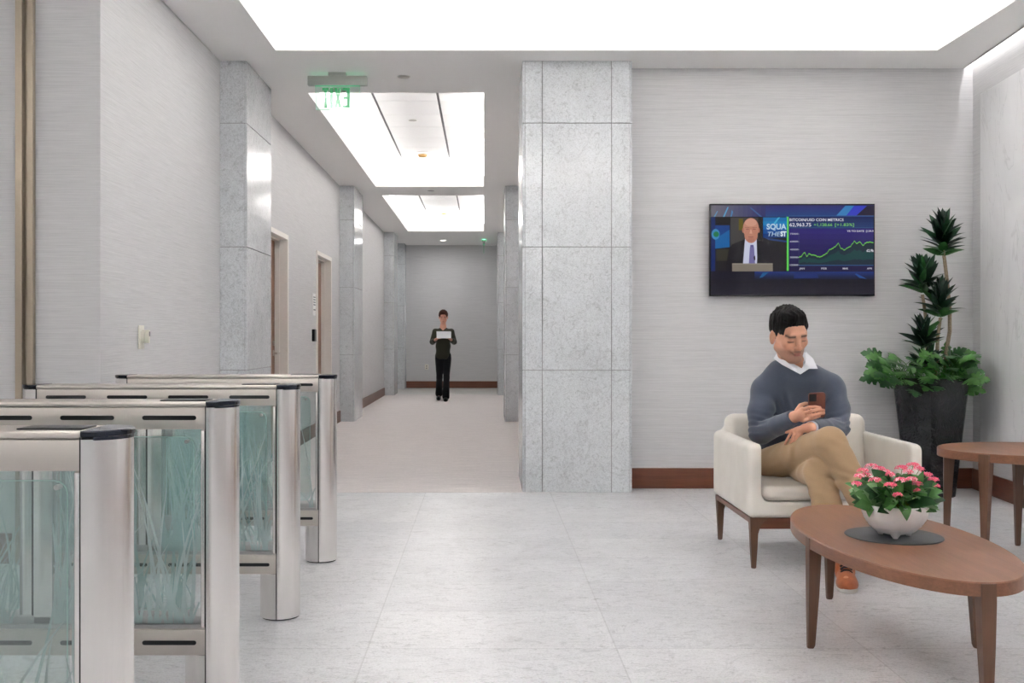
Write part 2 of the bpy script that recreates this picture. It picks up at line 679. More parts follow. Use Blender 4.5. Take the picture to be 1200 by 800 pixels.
M['steel_d'] = steel('dull_steel', (185, 183, 183), 0.4, 0)
M['black'] = flat('black_plastic', (14, 15, 18), 0.3, speck=0.02)
M['cap'] = flat('dark_glass_cap', (34, 39, 50), 0.12, speck=0.02)
M['glass'] = thin_glass('pane_glass', (0.985, 0.996, 0.994))
M['wing'] = thin_glass('wing_glass', (0.91, 0.972, 0.966))
M['edge'] = flat('glass_edge', (176, 214, 206), 0.2, speck=0.03)
M['etch'] = frosted('etched_grass', (222, 242, 241), 0.6)


# ------------------------------------------------------------------ the room
def struct(o):
    o['kind'] = 'structure'
    return o


FB = -10.0   # wall behind the camera
b = B(); b.box(-6.5, 5.2, FB, 7.87, -0.06, 0); b.box(1.13, 5.2, 7.86, 8.2, -0.06, 0)
b.box(0.29, 1.14, 7.87, 8.1, -0.06, 0)
struct(b.build('floor', M['floor'], smooth=0))


def carpet():
    m = Nodes('carpet')
    c = np.array(lin((228, 222, 220)))
    f = m.noise(m.coords((2.2, 26, 1)), 1.4, 5, 0.75)
    f2 = m.noise(m.coords((30, 160, 1)), 1.0, 3)
    a = m.ramp(f, [(0.28, tuple(c * 0.84)), (0.5, tuple(c)), (0.72, tuple(c * 1.14))])
    a = m.mul(a, m.ramp(f2, [(0.3, g3(0.86)), (0.7, g3(1.05))]))
    m.bump(f2, 0.4, 0.003)
    return m.set(a, 0.95, 0, 0.1)


b = B(); b.box(-2.03, 0.55, 7.87, 21.2, -0.06, 0.002); struct(b.build('floor', carpet(), smooth=0))
b = B(); b.box(-2.03, 0.55, 21.2, 23.9, -0.06, 0.001); struct(b.build('floor', M['floor2'], smooth=0))

# ceiling slab with its three tray openings and two added ones out of view
b = B()


def slab(x0, x1, y0, y1):
    b.box(x0, x1, y0, y1, CEIL, CEIL + 0.03)


x0, x1, y0, y1 = LOBBY
LY = 8.1
h0, h1, h2, h3 = ADDED_TRAY_LEFT[0] - 0.018, ADDED_TRAY_LEFT[1] + 0.018, ADDED_TRAY_LEFT[2] - 0.018, ADDED_TRAY_LEFT[3] + 0.018
slab(-6.5, h0, FB, LY); slab(h1, x0 - 0.018, FB, LY); slab(h0, h1, FB, h2); slab(h0, h1, h3, LY); b.prism([(x1 + 0.018, FB, CEIL), (3.695, FB, CEIL), (3.695, 6.9, CEIL), (3.798, 8.1, CEIL), (x1 + 0.018, 8.1, CEIL)], (0, 0, 0.03))
g_, (u0, u1, v0, v1) = 0.018, ADDED_TRAY_REAR
x0 -= g_; x1 += g_
slab(x0, x1, v1 + g_, y0 - g_); slab(x0, x1, y1 + g_, LY)
slab(x0, x1, FB, v0 - g_); slab(u1 + g_, x1, v0 - g_, v1 + g_)
slab(-2.1, -1.548, LY, 23.9); slab(0.018, 0.6, LY, 23.9)
slab(-1.548, 0.018, LY, 8.892); slab(-1.548, 0.018, 14.518, 15.382); slab(-1.548, 0.018, 20.678, 23.9)
ceil_o = struct(b.build('ceiling', M['white'], smooth=0))


def tray(r, xl, yl, name):
    x0, x1, y0, y1 = r
    s, t = 0.28, 0.018
    b = B()
    # lip
    b.box(x0 - t, x0, y0 - t, y1 + t, CEIL, LIP); b.box(x1, x1 + t, y0 - t, y1 + t, CEIL, LIP)
    b.box(x0, x1, y0 - t, y0, CEIL, LIP); b.box(x0, x1, y1, y1 + t, CEIL, LIP)
    # outer side walls of the recess
    b.box(x0 - s - 0.03, x0 - s, y0 - s, y1 + s, CEIL + 0.031, TILE + 0.04); b.box(x1 + s, x1 + s + 0.03, y0 - s, y1 + s, CEIL + 0.031, TILE + 0.04)
    b.box(x0 - s, x1 + s, y0 - s - 0.03, y0 - s, CEIL + 0.031, TILE + 0.04); b.box(x0 - s, x1 + s, y1 + s, y1 + s + 0.03, CEIL + 0.031, TILE + 0.04)
    struct(b.build('trim_' + name, M['white'], smooth=0))
    b = B()
    b.box(x0 - s, x1 + s, y0 - s, y1 + s, TILE + 0.012, TILE + 0.03, mi=1)
    xs = [x0 - s] + [v for v in xl if x0 - s < v < x1 + s] + [x1 + s]
    ys = [y0 - s] + [v for v in yl if y0 - s < v < y1 + s] + [y1 + s]
    for i in range(len(xs) - 1):
        for j in range(len(ys) - 1):
            b.box(xs[i] + (0.014 if i else 0), xs[i + 1] - 0.014, ys[j] + 0.006, ys[j + 1] - 0.006, TILE, TILE + 0.012)
    struct(b.build('ceiling_tiles', [M['tile'], M['gap']], smooth=0))


tray(LOBBY, [-1.40 + 0.675 * k for k in range(10)], [0.2 + 0.675 * k for k in range(12)], '1')
tray(ADDED_TRAY_REAR, [-1.40 + 0.675 * k for k in range(10)], [-9.5 + 0.675 * k for k in range(10)], '6')
tray(ADDED_TRAY_LEFT, [-6.0 + 0.675 * k for k in range(6)], [-8.1 + 0.675 * k for k in range(20)], '7')
tray(HALL1, [-1.16, -0.485], [8.935 + 0.675 * k for k in range(12)], '2')
tray(HALL2, [-1.16, -0.485], [15.5 + 0.675 * k for k in range(12)], '3')

# walls
WL = -2.03
D1 = (9.52, 10.56)     # clear width of the first doorway incl. frame
D2 = (12.38, 13.56)
DH = 2.24
b = B()
b.box(WL - 0.2, WL, 5.42, D1[0], 0, CEIL)
b.box(WL - 0.2, WL, D1[1], D2[0], 0, CEIL)
b.box(WL - 0.2, WL, D2[1], 23.9, 0, CEIL)
b.box(WL - 0.2, WL, D1[0], D1[1], DH, CEIL)
b.box(WL - 0.2, WL, D2[0], D2[1], DH, CEIL)
struct(b.build('wall_left', M['wall'], smooth=0))
b = B(); b.box(-6.5, WL - 0.2, 5.42, 5.6, 0, CEIL)
struct(b.build('wall_left', M['wall'], smooth=0))
b = B(); b.box(-6.6, -6.5, FB, 5.6, 0, CEIL); struct(b.build('wall_left', M['wall'], smooth=0))
b = B(); b.box(1.0, 3.868, 8.1, 8.25, 0, CEIL); struct(b.build('wall_back', M['wall'], smooth=0))
b = B(); b.box(3.7, 3.868, 8.1, 8.25, CEIL, 3.66); struct(b.build('wall_back', M['white'], smooth=0))
b = B(); b.box(-2.3, 0.7, 23.8, 24.0, 0, CEIL); struct(b.build('wall_end', M['wall'], smooth=0))
b = B(); b.box(0.52, 0.7, 8.0, 23.9, 0, CEIL); struct(b.build('wall_corridor', M['wall'], smooth=0))
# wall behind the camera; its street glazing is added for light and reflections
b = B(); b.box(-6.6, -5.5, FB - 0.1, FB, 0, CEIL); b.box(3.1, 5.4, FB - 0.1, FB, 0, CEIL); b.box(-5.5, 3.1, FB - 0.1, FB, 3.2, CEIL); b.box(-5.5, 3.1, FB - 0.1, FB, 0, 0.3)
struct(b.build('wall_behind', M['wall'], smooth=0))
b = B()
for k in range(7):
    xx = -5.5 + 8.6 * k / 6
    b.box(xx - 0.04, xx + 0.04, FB - 0.1, FB + 0.02, 0.3, 3.2)
b.box(-5.5, 3.1, FB - 0.1, FB + 0.02, 0.3, 0.36); b.box(-5.5, 3.1, FB - 0.1, FB + 0.02, 3.14, 3.2)
wn = struct(b.build('added_glazing_1', M['steel_d'], smooth=0))
b = B(); b.box(-5.5, 3.1, FB - 0.06, FB - 0.05, 0.36, 3.14); b.build('pane', M['glass'], wn, 0)
# right wall, turned 4.9 degrees
RS = 0.0858


def RX(Y, off=0.0):
    return 3.868 + RS * (max(Y, 6.9) - 8.1) + off


def along(b, o0, o1, z, h, y0, y1, bevel=0.0):
    """a run beside the right wall, which bends at Y = 6.9"""
    ys = [y1] + ([6.9] if y0 < 6.9 < y1 else []) + [y0]
    pts = [(RX(y, o0), y, z) for y in ys] + [(RX(y, o1), y, z) for y in ys[::-1]]
    b.prism(pts, (0, 0, h), bevel)
    return b


struct(along(B(), 0, 0.2, 0, 3.62, 6.9, 8.25).build('wall_right', M['wall'], smooth=0))
struct(along(B(), 0, 0.2, 0, 3.62, FB, 6.9).build('wall_right', M['wall'], smooth=0))
b = B()
along(b, -0.07, -0.09, CEIL, 0.3, FB, 8.1)
along(b, 0.02, -0.1, 3.60, 0.03, FB, 8.1)
struct(b.build('trim_4', M['white'], smooth=0))
area('slot_strip', (RX(2, -0.035), 1.0, 3.56), (0, 0, 0), 0.05, 11.0, LIGHT_SLOT * 11)
area('slot_strip', (RX(7.5, -0.035), 7.5, 3.56), (0, 0, -math.atan(RS)), 0.05, 1.15, LIGHT_SLOT * 1.2)

# wide pale panel on the right wall
pm = Nodes('pale_panel')
vv = pm.coords((1, 1, 0.5))
w1 = pm.noise(vv, 1.3, 5, 0.5, 1.5)
pm.set(pm.mul(pm.ramp(w1, [(0.3, lin((226, 226, 227))), (0.7, lin((240, 240, 241)))]),
              pm.ramp(pm.noise(pm.coords((2, 2, .7), (4, 1, 7)), 0.9, 4, 0.5, 2.5), [(0.49, g3(1)), (0.5, g3(0.86)), (0.51, g3(1))])), 0.3)
b = B()
along(b, -0.001, -0.03, 0.33, 2.735, 2.0, 7.88, 0.003)
tag(b.build('wall_panel', pm.m, smooth=0), 'large pale veined stone panel mounted on the right wall beyond the side table', 'wall panel')

# baseboards
def base(name, *boxes):
    b = B()
    for q in boxes:
        b.box(*q, 0, 0.16, 0.004)
    return b


struct(base('baseboard', (1.145, 3.868, 8.082, 8.1)).build('baseboard_back', M['wood_x'], smooth=0))
b = along(B(), 0, -0.018, 0, 0.16, FB, 8.08, 0.004)
struct(b.build('baseboard_right', M['wood_y'], smooth=0))
struct(base('b', (WL, WL + 0.018, 8.8, D1[0]), (WL, WL + 0.018, D1[1], D2[0]), (WL, WL + 0.018, D2[1], 14.4),
            (WL, WL + 0.018, 15.4, 20.8), (WL, WL + 0.018, 21.7, 23.3)).build('baseboard_left', M['wood_y'], smooth=0))
struct(base('b', (-1.82, 0.52, 23.78, 23.8)).build('baseboard_end', M['wood_x'], smooth=0))
struct(base('b', (-6.5, -2.49, 5.40, 5.42)).build('baseboard_lobby', M['wood_x'], smooth=0))
struct(base('b', (0.502, 0.52, 8.8, 14.4), (0.502, 0.52, 15.4, 20.8), (0.502, 0.52, 21.7, 23.8)).build('baseboard_corridor', M['wood_y'], smooth=0))

# upright metal jamb on the wall at the left
fm = flat('jamb_metal', (172, 160, 142), 0.35, 0.55, speck=0.02)
b = B()
b.box(-2.462, -2.425, 5.375, 5.42, 0, CEIL, 0.003)
b.box(-2.425, -2.405, 5.412, 5.42, 0, CEIL)
b.box(-2.405, -2.372, 5.385, 5.42, 0, CEIL, 0.003)
struct(b.build('trim_5', fm, smooth=0))


# stone pillars
def pillar(x0, x1, y0, y1, label, vs=()):
    b = B()
    g = 0.0025
    zs = [0, 0.94, 1.887, 2.838, CEIL]
    b.box(x0 + 0.012, x1 - 0.012, y0 + 0.012, y1 - 0.012, 0, CEIL, mi=1)
    t = 0.011
    xs = [x0 + 0.018] + list(vs) + [x1 - 0.018]
    for za, zb in zip(zs[:-1], zs[1:]):
        for xa, xb in zip(xs[:-1], xs[1:]):
            b.box(xa + g, xb - g, y0, y0 + t, za + g, zb - g, 0.0012, 1)
            b.box(xa + g, xb - g, y1 - t, y1, za + g, zb - g, 0.0012, 1)
        for ya, yb in ((y0 + 0.018, y1 - 0.018),):
            b.box(x0, x0 + t, ya + g, yb - g, za + g, zb - g, 0.0012, 1)
            b.box(x1 - t, x1, ya + g, yb - g, za + g, zb - g, 0.0012, 1)
        # stepped corner pieces
        for cx in (x0, x1):
            for cy in (y0, y1):
                sx = 1 if cx == x0 else -1; sy = 1 if cy == y0 else -1
                b.box(cx + sx * 0.003, cx + sx * 0.018, cy + sy * 0.003, cy + sy * 0.018, za + g, zb - g)
    o = b.build('stone_pillar', [M['pillar'], M['joint']], smooth=0)
    o['kind'] = 'structure'
    o['label'] = label
    return o


pillar(0.297, 1.141, 7.87, 8.79, 'broad grey stone pillar at the corridor entrance, left of the screen', (0.449, 0.981))
pillar(-2.05, -1.823, 7.87, 8.79, 'grey stone pilaster on the left wall, nearest the turnstiles')
pillar(-2.05, -1.823, 14.4, 15.4, 'grey stone pilaster on the left corridor wall beyond the second door')
pillar(-2.05, -1.823, 20.8, 21.7, 'grey stone pilaster on the left corridor wall, third from the lobby')
pillar(-2.05, -1.80, 23.3, 23.8, 'grey stone pilaster in the left corner at the corridor end')
pillar(0.297, 0.56, 14.4, 15.4, 'grey stone pilaster on the right of the corridor behind the broad pillar')
pillar(0.283, 0.56, 20.8, 21.7, 'grey stone pilaster far along the right of the corridor')


# doors
def door(n, d, hinge_far):
    y0, y1 = d
    b = B()
    f = 0.05
    xo, xi = WL + 0.018, WL - 0.115
    b.box(xi - 0.05, xo, y0, y0 + f, 0, DH, 0.003); b.box(xi - 0.05, xo, y1 - f, y1, 0, DH, 0.003)
    b.box(xi - 0.05, xo, y0 + f, y1 - f, DH - f, DH, 0.003)
    # stop
    b.box(xi, xi + 0.05, y0 + f, y0 + f + 0.016, 0, DH - f); b.box(xi, xi + 0.05, y1 - f - 0.016, y1 - f, 0, DH - f)
    b.box(xi, xi + 0.05, y0 + f, y1 - f, DH - f - 0.016, DH - f)
    r = b.build('door_%d' % n, M['frame'], smooth=0)
    r['kind'] = 'structure'
    b = B(); b.box(xi - 0.045, xi, y0 + f + 0.003, y1 - f - 0.003, 0.008, DH - f - 0.003, 0.002)
    b.build('leaf', M['door'], r, smooth=0)
    if n == 1:
        yh = y1 - f - 0.09
        b = B(); b.cyl((xi, yh, 1.03), (xi + 0.008, yh, 1.03), 0.03, n=20)
        b.cyl((xi, yh, 1.03), (xi + 0.065, yh, 1.03), 0.011, n=12)
        b.tube([(xi + 0.06, yh, 1.03), (xi + 0.065, yh - 0.05, 1.03), (xi + 0.06, yh - 0.13, 1.028)], 0.01, 10)
        b.build('handle', M['steel'], r)
        b = B(); b.cyl((xi, yh, 1.13), (xi + 0.014, yh, 1.13), 0.026, n=20); b.build('lock', M['steel'], r)
    else:
        b = B(); b.box(xi, xi + 0.07, y0 + f + 0.06, y0 + f + 0.38, DH - 0.21, DH - 0.13, 0.01)
        b.box(xi + 0.02, xi + 0.05, y0 + f + 0.1, y0 + f + 0.13, DH - 0.14, DH - 0.10)
        b.box(xi + 0.03, xi + 0.055, y0 + f + 0.1, y0 + 0.72, DH - 0.105, DH - 0.095)
        b.build('closer', M['steel_d'], r)


door(1, D1, True)
door(2, D2, True)
# dark backing behind the leaves so no light leaks through
b = B(); b.box(WL - 0.28, WL - 0.2, 9.3, 13.8, 0, 2.5); struct(b.build('wall_left', M['gap'], smooth=0))

# small things on the walls
cream = flat('cream_plastic', (238, 234, 222), 0.35, speck=0.01)
r = root('wall_switch', (WL, 6.1, 1.2), 'cream wall switch with a protruding keypad on the left wall above the turnstiles', 'switch')
b = B(); b.box(WL, WL + 0.008, 6.01, 6.10, 1.125, 1.265, 0.003); b.build('cover_plate', cream, r)
b = B(); b.box(WL + 0.008, WL + 0.05, 6.055, 6.075, 1.16, 1.238, 0.003)
b.box(WL + 0.008, WL + 0.03, 6.03, 6.055, 1.17, 1.23, 0.003); b.build('keypad', cream, r)
b = B(); b.box(WL + 0.05, WL + 0.0515, 6.057, 6.073, 1.20, 1.228); b.build('display', M['gap'], r)

r = root('room_sign', (WL, 12.2, 1.57), 'narrow white room sign beside the second corridor door', 'sign')
b = B(); b.box(WL, WL + 0.012, 12.10, 12.30, 1.45, 1.71, 0.004); b.build('plate', flat('sign_white', (235, 235, 235), 0.4, speck=0.01), r)
b = B()
for k, zz in enumerate((1.66, 1.63, 1.60, 1.57, 1.51)):
    b.box(WL + 0.012, WL + 0.0135, 12.13, 12.27, zz, zz + 0.012)
b.build('raised_lines', M['gap'], r)
r = root('card_reader', (WL, 12.15, 1.2), 'black card reader on the left corridor wall below the white room sign', 'card reader')
b = B(); b.box(WL, WL + 0.035, 12.08, 12.22, 1.14, 1.285, 0.008); b.build('housing', M['black'], r)
b = B(); b.box(WL + 0.035, WL + 0.037, 12.13, 12.17, 1.255, 1.262); b.build('indicator', M['gap'], r)
r = root('wall_outlet', (-1.33, 23.8, 0.486), 'white power outlet on the end wall of the corridor', 'outlet')
b = B(); b.box(-1.37, -1.29, 23.79, 23.8, 0.43, 0.55, 0.003); b.build('cover_plate', cream, r)
for zz in (0.46, 0.51):
    b = B(); b.box(-1.343, -1.317, 23.788, 23.79, zz - 0.012, zz + 0.014); b.build('socket', M['gap'], r)


# ceiling devices
brass = flat('detector_amber', (206, 160, 96), 0.4, speck=0.03)
pw = flat('white_plastic', (228, 226, 222), 0.4, speck=0.01)
gr = flat('grey_metal', (165, 163, 160), 0.4, 0.3)
for (x, y, lab) in ((-0.84, 14.05, 'amber and white smoke detector under the nearer corridor ceiling recess'),
                    (-0.81, 20.75, 'amber and white smoke detector under the farther corridor ceiling recess')):
    r = root('smoke_detector', (x, y, TILE), lab, 'smoke detector', 'smoke detectors in the corridor ceiling')
    b = B(); b.lathe([(0, 0), (0.085, 0), (0.085, -0.018), (0.075, -0.03), (0, -0.03)], (x, y, TILE)); b.build('base', pw, r)
    b = B(); b.lathe([(0.066, -0.03), (0.062, -0.052), (0.045, -0.068), (0.02, -0.072), (0, -0.072)], (x, y, TILE)); b.build('sensor_head', brass, r)
for (x, y, z, lab) in ((-0.655, 8.36, CEIL, 'round sprinkler cover in the ceiling beside the near exit sign'),
                       (-0.77, 14.88, CEIL, 'round sprinkler cover between the two corridor ceiling recesses'),
                       (-0.83, 11.95, TILE, 'round sprinkler cover in the tiles of the nearer corridor recess'),
                       (1.29, 7.74, TILE, 'round sprinkler cover in the tiles of the lobby ceiling recess')):
    r = root('sprinkler_cover', (x, y, z), lab, 'sprinkler', 'ceiling sprinkler covers')
    b = B(); b.lathe([(0.046, 0), (0.046, -0.004), (0.036, -0.007), (0, -0.009)], (x, y, z)); b.build('cover', gr, r)
    b = B(); b.lathe([(0.055, 0), (0.055, -0.003), (0.047, -0.003), (0.047, 0)], (x, y, z)); b.build('ring', pw, r)
r = root('downlight', (-0.9, 22.6, CEIL), 'small round recessed downlight at the far corridor end', 'ceiling light')
b = B(); b.lathe([(0.085, 0), (0.085, -0.006), (0.065, -0.006), (0.065, 0)], (-0.9, 22.6, CEIL)); b.build('trim_ring', pw, r)
b = B(); b.lathe([(0.064, -0.003), (0, -0.003)], (-0.9, 22.6, CEIL)); b.build('lens', emit('lens', (255, 250, 240), 5), r)
area('downlight_beam', (-0.9, 22.6, CEIL - 0.02), (0, 0, 0), 0.12, 0.12, 10)


def text_mesh(s, size, ext=0.0, bold=0.0, align='LEFT', space=1.0):
    cu = bpy.data.curves.new('t', 'FONT')
    cu.body = s; cu.size = size; cu.extrude = ext; cu.offset = bold; cu.align_x = align; cu.space_character = space
    cu.resolution_u = 3
    o = bpy.data.objects.new('t', cu); COL.objects.link(o)
    bpy.context.view_layer.update()
    me = bpy.data.meshes.new_from_object(o.evaluated_get(bpy.context.evaluated_depsgraph_get()))
    bpy.data.objects.remove(o)
    bpy.data.curves.remove(cu)
    return me


green = emit('exit_green', (70, 180, 116), 0.55)
exit_glass = thin_glass('exit_glass', (0.90, 0.965, 0.93), 0.03)
alu = flat('sign_aluminium', (176, 180, 174), 0.4, 0.3, speck=0.02)


def exit_sign(c, rot, label):
    """c = ceiling point; local x runs along the sign"""
    r = root('exit_sign', c, label, 'exit sign', 'exit signs')
    r.rotation_euler = (0, 0, rot)
    b = B(); b.box(-0.07, 0.07, -0.04, 0.04, -0.028, 0, 0.002); b.build('canopy', alu, r, world_space=False)
    b = B(); b.box(-0.238, 0.238, -0.026, 0.026, -0.10, -0.026, 0.003); b.build('housing', alu, r, world_space=False)
    b = B(); b.box(-0.18, 0.18, -0.012, 0.012, -0.103, -0.1005); b.build('light_bar', emit('exit_bar', (70, 200, 140), 0.7), r, world_space=False)
    b = B(); b.prism([(-0.18, -0.003, -0.10), (0.18, -0.003, -0.10), (0.172, -0.003, -0.278), (0.165, -0.003, -0.292), (-0.165, -0.003, -0.292), (-0.172, -0.003, -0.278)], (0, 0.006, 0))
    g = b.build('panel', exit_glass, r, world_space=False)
    b = B()
    b.box(-0.172, 0.172, -0.0034, 0.0034, -0.294, -0.291)
    for s in (-1, 1):
        b.prism([(s * 0.18, -0.0034, -0.10), (s * 0.1775, -0.0034, -0.10), (s * 0.1705, -0.0034, -0.291), (s * 0.173, -0.0034, -0.291)], (0, 0.0068, 0))
    b.build('panel_edge', emit('exit_edge', (120, 215, 170), 0.6), r, world_space=False)
    q = lambda u, v: ((u - 609) * 0.000516, -0.10 - (v - 222) * 0.000516)
    b = B()      # the word is read from the far side, so it runs mirrored here
    for x0_, x1_, v0_, v1_ in ((375, 460, 255, 290), (408, 436, 290, 560), (495, 530, 255, 560), (756, 792, 255, 560),
                               (690, 756, 255, 288), (706, 756, 395, 425), (690, 756, 528, 560)):
        (xa, za), (xb, zb_) = q(x0_ - 7, v0_ - 3), q(x1_ + 7, v1_ + 3)
        b.box(xa, xb, 0.0035, 0.0055, zb_, za)
    for s in (0, 1):
        pts = [(556, 252), (598, 252), (668, 563), (626, 563)] if s == 0 else [(626, 252), (668, 252), (598, 563), (556, 563)]
        b.prism([(q(u, v)[0], 0.0035 + 0.0002 * s, q(u, v)[1]) for u, v in pts], (0, 0.002, 0))
    b.build('letters', green, r, 0, world_space=False)
    return r


exit_sign((-1.178, 8.25, CEIL), 0, 'hanging edge-lit green exit sign seen from behind, near the left pilaster')
exit_sign((0.0, 22.5, CEIL), math.pi / 2, 'hanging green exit sign seen edge-on at the corridor end')
for (gx, gy, gr, gw) in ((-1.178, 8.25, 0, 0.035), (0.0, 22.5, math.pi / 2, 0.3)):      # green LED glow leaving the top of each housing
    area('exit_glow', (gx, gy, CEIL - 0.0255), (math.pi, 0, gr), 0.46, 0.05, gw, (0.15, 1, 0.45))


# ------------------------------------------------------------------ turnstiles
TX0, TX1 = -1.973, -0.790
TR = 0.083
CX0, CX1 = TX0 + TR, TX1 - TR      # centres of the end columns


def turnstile(slots, seed, dense, label):
    rnd = random.Random(seed)
    r = root('turnstile', (0, 0, 0), label, 'turnstile', 'glass and steel turnstiles')
    T = 0.08
    k = dict(world_space=False)
    # upper beam, its lid and the bottom rail
    b = B(); b.box(CX0 + 0.003, CX1 - 0.003, -T, T, 0.908, 0.976, 0.002)
    b.build('upper_beam', M['steel'], r, **k)
    b = B(); b.box(CX0, CX1 - 0.001, -T - 0.003, T + 0.003, 0.977, 0.994, 0.006, 3)
    b.build('lid', M['steel'], r, **k)
    b = B(); b.box(CX0 + 0.003, CX1 - 0.003, -T, T, 0.197, 0.277, 0.002)
    b.build('lower_rail', M['steel'], r, **k)
    b = B(); b.box(CX0 + 0.01, CX1 - 0.005, -0.05, 0.05, 0.277, 0.313, 0.004)
    b.box(CX0 + 0.01, CX1 - 0.005, -0.066, -0.05, 0.277, 0.290); b.box(CX0 + 0.01, CX1 - 0.005, 0.05, 0.066, 0.277, 0.290)
    b.build('glazing_channel', M['steel_d'], r, **k)
    if slots:
        for z in (0.944, 0.237):
            for i in range(4):
                xa = -1.850 + 0.258 * i + 0.002
                for sy in (-1, 1):
                    b = B()
                    pts = []
                    for q in range(9):
                        a = math.pi / 2 + math.pi * q / 8
                        pts.append((xa + 0.007 + 0.007 * math.cos(a), 0, z + 0.007 * math.sin(a)))
                    for q in range(9):
                        a = -math.pi / 2 + math.pi * q / 8
                        pts.append((xa + 0.163 + 0.007 * math.cos(a), 0, z + 0.007 * math.sin(a)))
                    b.prism([(p[0], sy * (T - 0.001), p[2]) for p in pts], (0, sy * 0.0025, 0))
                    b.build('sensor_slot', M['black'], r, smooth=0, **k)
    for e, (cx, s) in enumerate(((CX1, 1), (CX0, -1))):
        a0 = -math.pi / 2 if s > 0 else math.pi / 2
        b = B()   # full-height outer half of the column
        b.lathe([(TR, 0.006), (TR, 0.976), (TR - 0.004, 0.980), (0, 0.980)], (cx, 0, 0), 40, a0=a0, a1=a0 + math.pi)
        b.poly([(cx, -TR, 0.006), (cx, TR, 0.006), (cx, TR, 0.98), (cx, -TR, 0.98)])
        b.build('end_column', M['steel_v'], r, **k)
        b = B()   # inner half below the rail
        b.lathe([(TR - 0.001, 0.006), (TR - 0.001, 0.197)], (cx - s * 0.004, 0, 0), 32, a0=a0 + math.pi, a1=a0 + 2 * math.pi)
        b.build('foot', M['steel_v'], r, **k)
        b = B(); b.lathe([(0, 0), (TR - 0.004, 0), (TR - 0.004, 0.008), (0, 0.008)], (cx, 0, 0), 40); b.build('floor_seal', M['black'], r, **k)
        b = B(); b.box(cx - s * 0.0035, cx + s * 0.0005, -TR + 0.001, TR - 0.001, 0.006, 0.981); b.build('seam', M['black'], r, smooth=0, **k)
        b = B(); b.lathe([(0, 0.981), (TR + 0.001, 0.981), (TR + 0.003, 0.983), (TR + 0.003, 0.992), (TR, 0.995), (0, 0.995)], (cx, 0, 0), 48, a0=a0, a1=a0 + math.pi)
        b.box(cx - s * 0.001, cx, -TR, TR, 0.982, 0.995)
        b.build('end_cap', M['cap'], r, **k)
        b = B(); b.lathe([(TR + 0.001, 0.974), (TR + 0.0012, 0.978), (TR + 0.001, 0.982)], (cx, 0, 0), 14, a0=a0 + 0.25 * math.pi * 0.4, a1=a0 + 0.55 * math.pi)
        b.build('indicator_strip', M['cap'], r, **k)
        b = B(); b.box(cx - s * 0.021, cx - s * 0.005, -0.07, 0.07, 0.279, 0.906, 0.005, 3); b.build('side_post', M['steel_v'], r, **k)
    # middle post of the cabinet with hinge brackets
    b = B(); b.box(-1.431, -1.368, -0.05, 0.05, 0.28, 0.906, 0.004); b.box(-1.436, -1.431, -0.045, 0.045, 0.28, 0.906, mi=1)
    b.box(-1.477, -1.437, -0.045, 0.045, 0.28, 0.906, 0.004)
    b.build('middle_post', [M['steel_v'], M['black']], r, **k)
    for z in (0.40, 0.80):
        b = B(); b.box(-1.368, -1.33, -0.02, 0.02, z - 0.03, z + 0.03, 0.004); b.cyl((-1.35, -0.024, z), (-1.35, 0.024, z), 0.008)
        b.build('hinge', M['steel_d'], r, **k)
    # the two folded glass wings
    for (xa, xb) in ((-1.362, -0.932), (-1.875 + 0.05, -1.483)):
        rr = 0.03
        pts = []
        for cxx, czz, a in ((xb - rr, 0.878 - rr, 0), (xa + rr, 0.878 - rr, 90), (xa + rr, 0.32 + rr, 180), (xb - rr, 0.32 + rr, 270)):
            for q in range(5):
                t = math.radians(a + 22.5 * q)
                pts.append((cxx + rr * math.cos(t), -0.005, czz + rr * math.sin(t)))
        b = B(); b.prism(pts, (0, 0.010, 0)); w = b.build('glass_wing', M['wing'], r, smooth=0, **k)
        ring = B()
        n = len(pts)
        cx, cz = (xa + xb) / 2, (0.878 + 0.32) / 2
        for i in range(n):
            p, q = Vector(pts[i]), Vector(pts[(i + 1) % n])
            ins = lambda v: Vector((v.x - 0.0022 * (1 if v.x > cx else -1), v.y, v.z - 0.0022 * (1 if v.z > cz else -1)))
            ring.poly([p + Vector((0, -0.0006, 0)), q + Vector((0, -0.0006, 0)), ins(q) + Vector((0, -0.0006, 0)), ins(p) + Vector((0, -0.0006, 0))])
        ring.build('wing_edge', M['edge'], w, smooth=0, **k)
        b = B(); b.cyl((xb - 0.024, -0.012, 0.862), (xb - 0.024, 0.012, 0.862), 0.006, n=10); b.build('wing_bolt', M['steel_d'], w, **k)
    # fixed panes on both faces, with reeds etched into the glass
    for (xa, xb) in ((-1.366, CX1 - 0.022), (CX0 + 0.022, -1.479)):
        for sy in (-1, 1):
            yy = sy * 0.058
            b = B(); b.box(xa, xb, yy - 0.003, yy + 0.003, 0.29, 0.906)
            wpane = xb - xa
            nb = dense if sy < 0 else max(4, dense // 2)
            for i in range(nb):
                bx = rnd.uniform(xa + 0.01, xb - 0.012)
                h = rnd.uniform(0.10, 0.30) if rnd.random() < 0.45 else rnd.uniform(0.28, 0.53)
                lean = rnd.gauss(0, 0.10) * h / 0.4
                curl = rnd.gauss(0, 0.06)
                wd = rnd.uniform(0.006, 0.0125)
                ww = yy + sy * (0.0036 + 0.0002 * (i % 5))
                prev = None
                for q in range(9):
                    t = q / 8
                    x = bx + lean * t + curl * t * t * (1 if t < .8 else 1.0)
                    z = 0.292 + h * t
                    hw = wd * (1 - t) ** 0.6 * 0.5 + 0.0004
                    xl, xr = min(max(x - hw, xa), xb), min(max(x + hw, xa), xb)
                    if xr - xl < 1e-5:
                        break
                    cur = (b.bm.verts.new((xl, ww, z)), b.bm.verts.new((xr, ww, z)))
                    if prev:
                        b.bm.faces.new((prev[0], prev[1], cur[1], cur[0])).material_index = 1
                    prev = cur
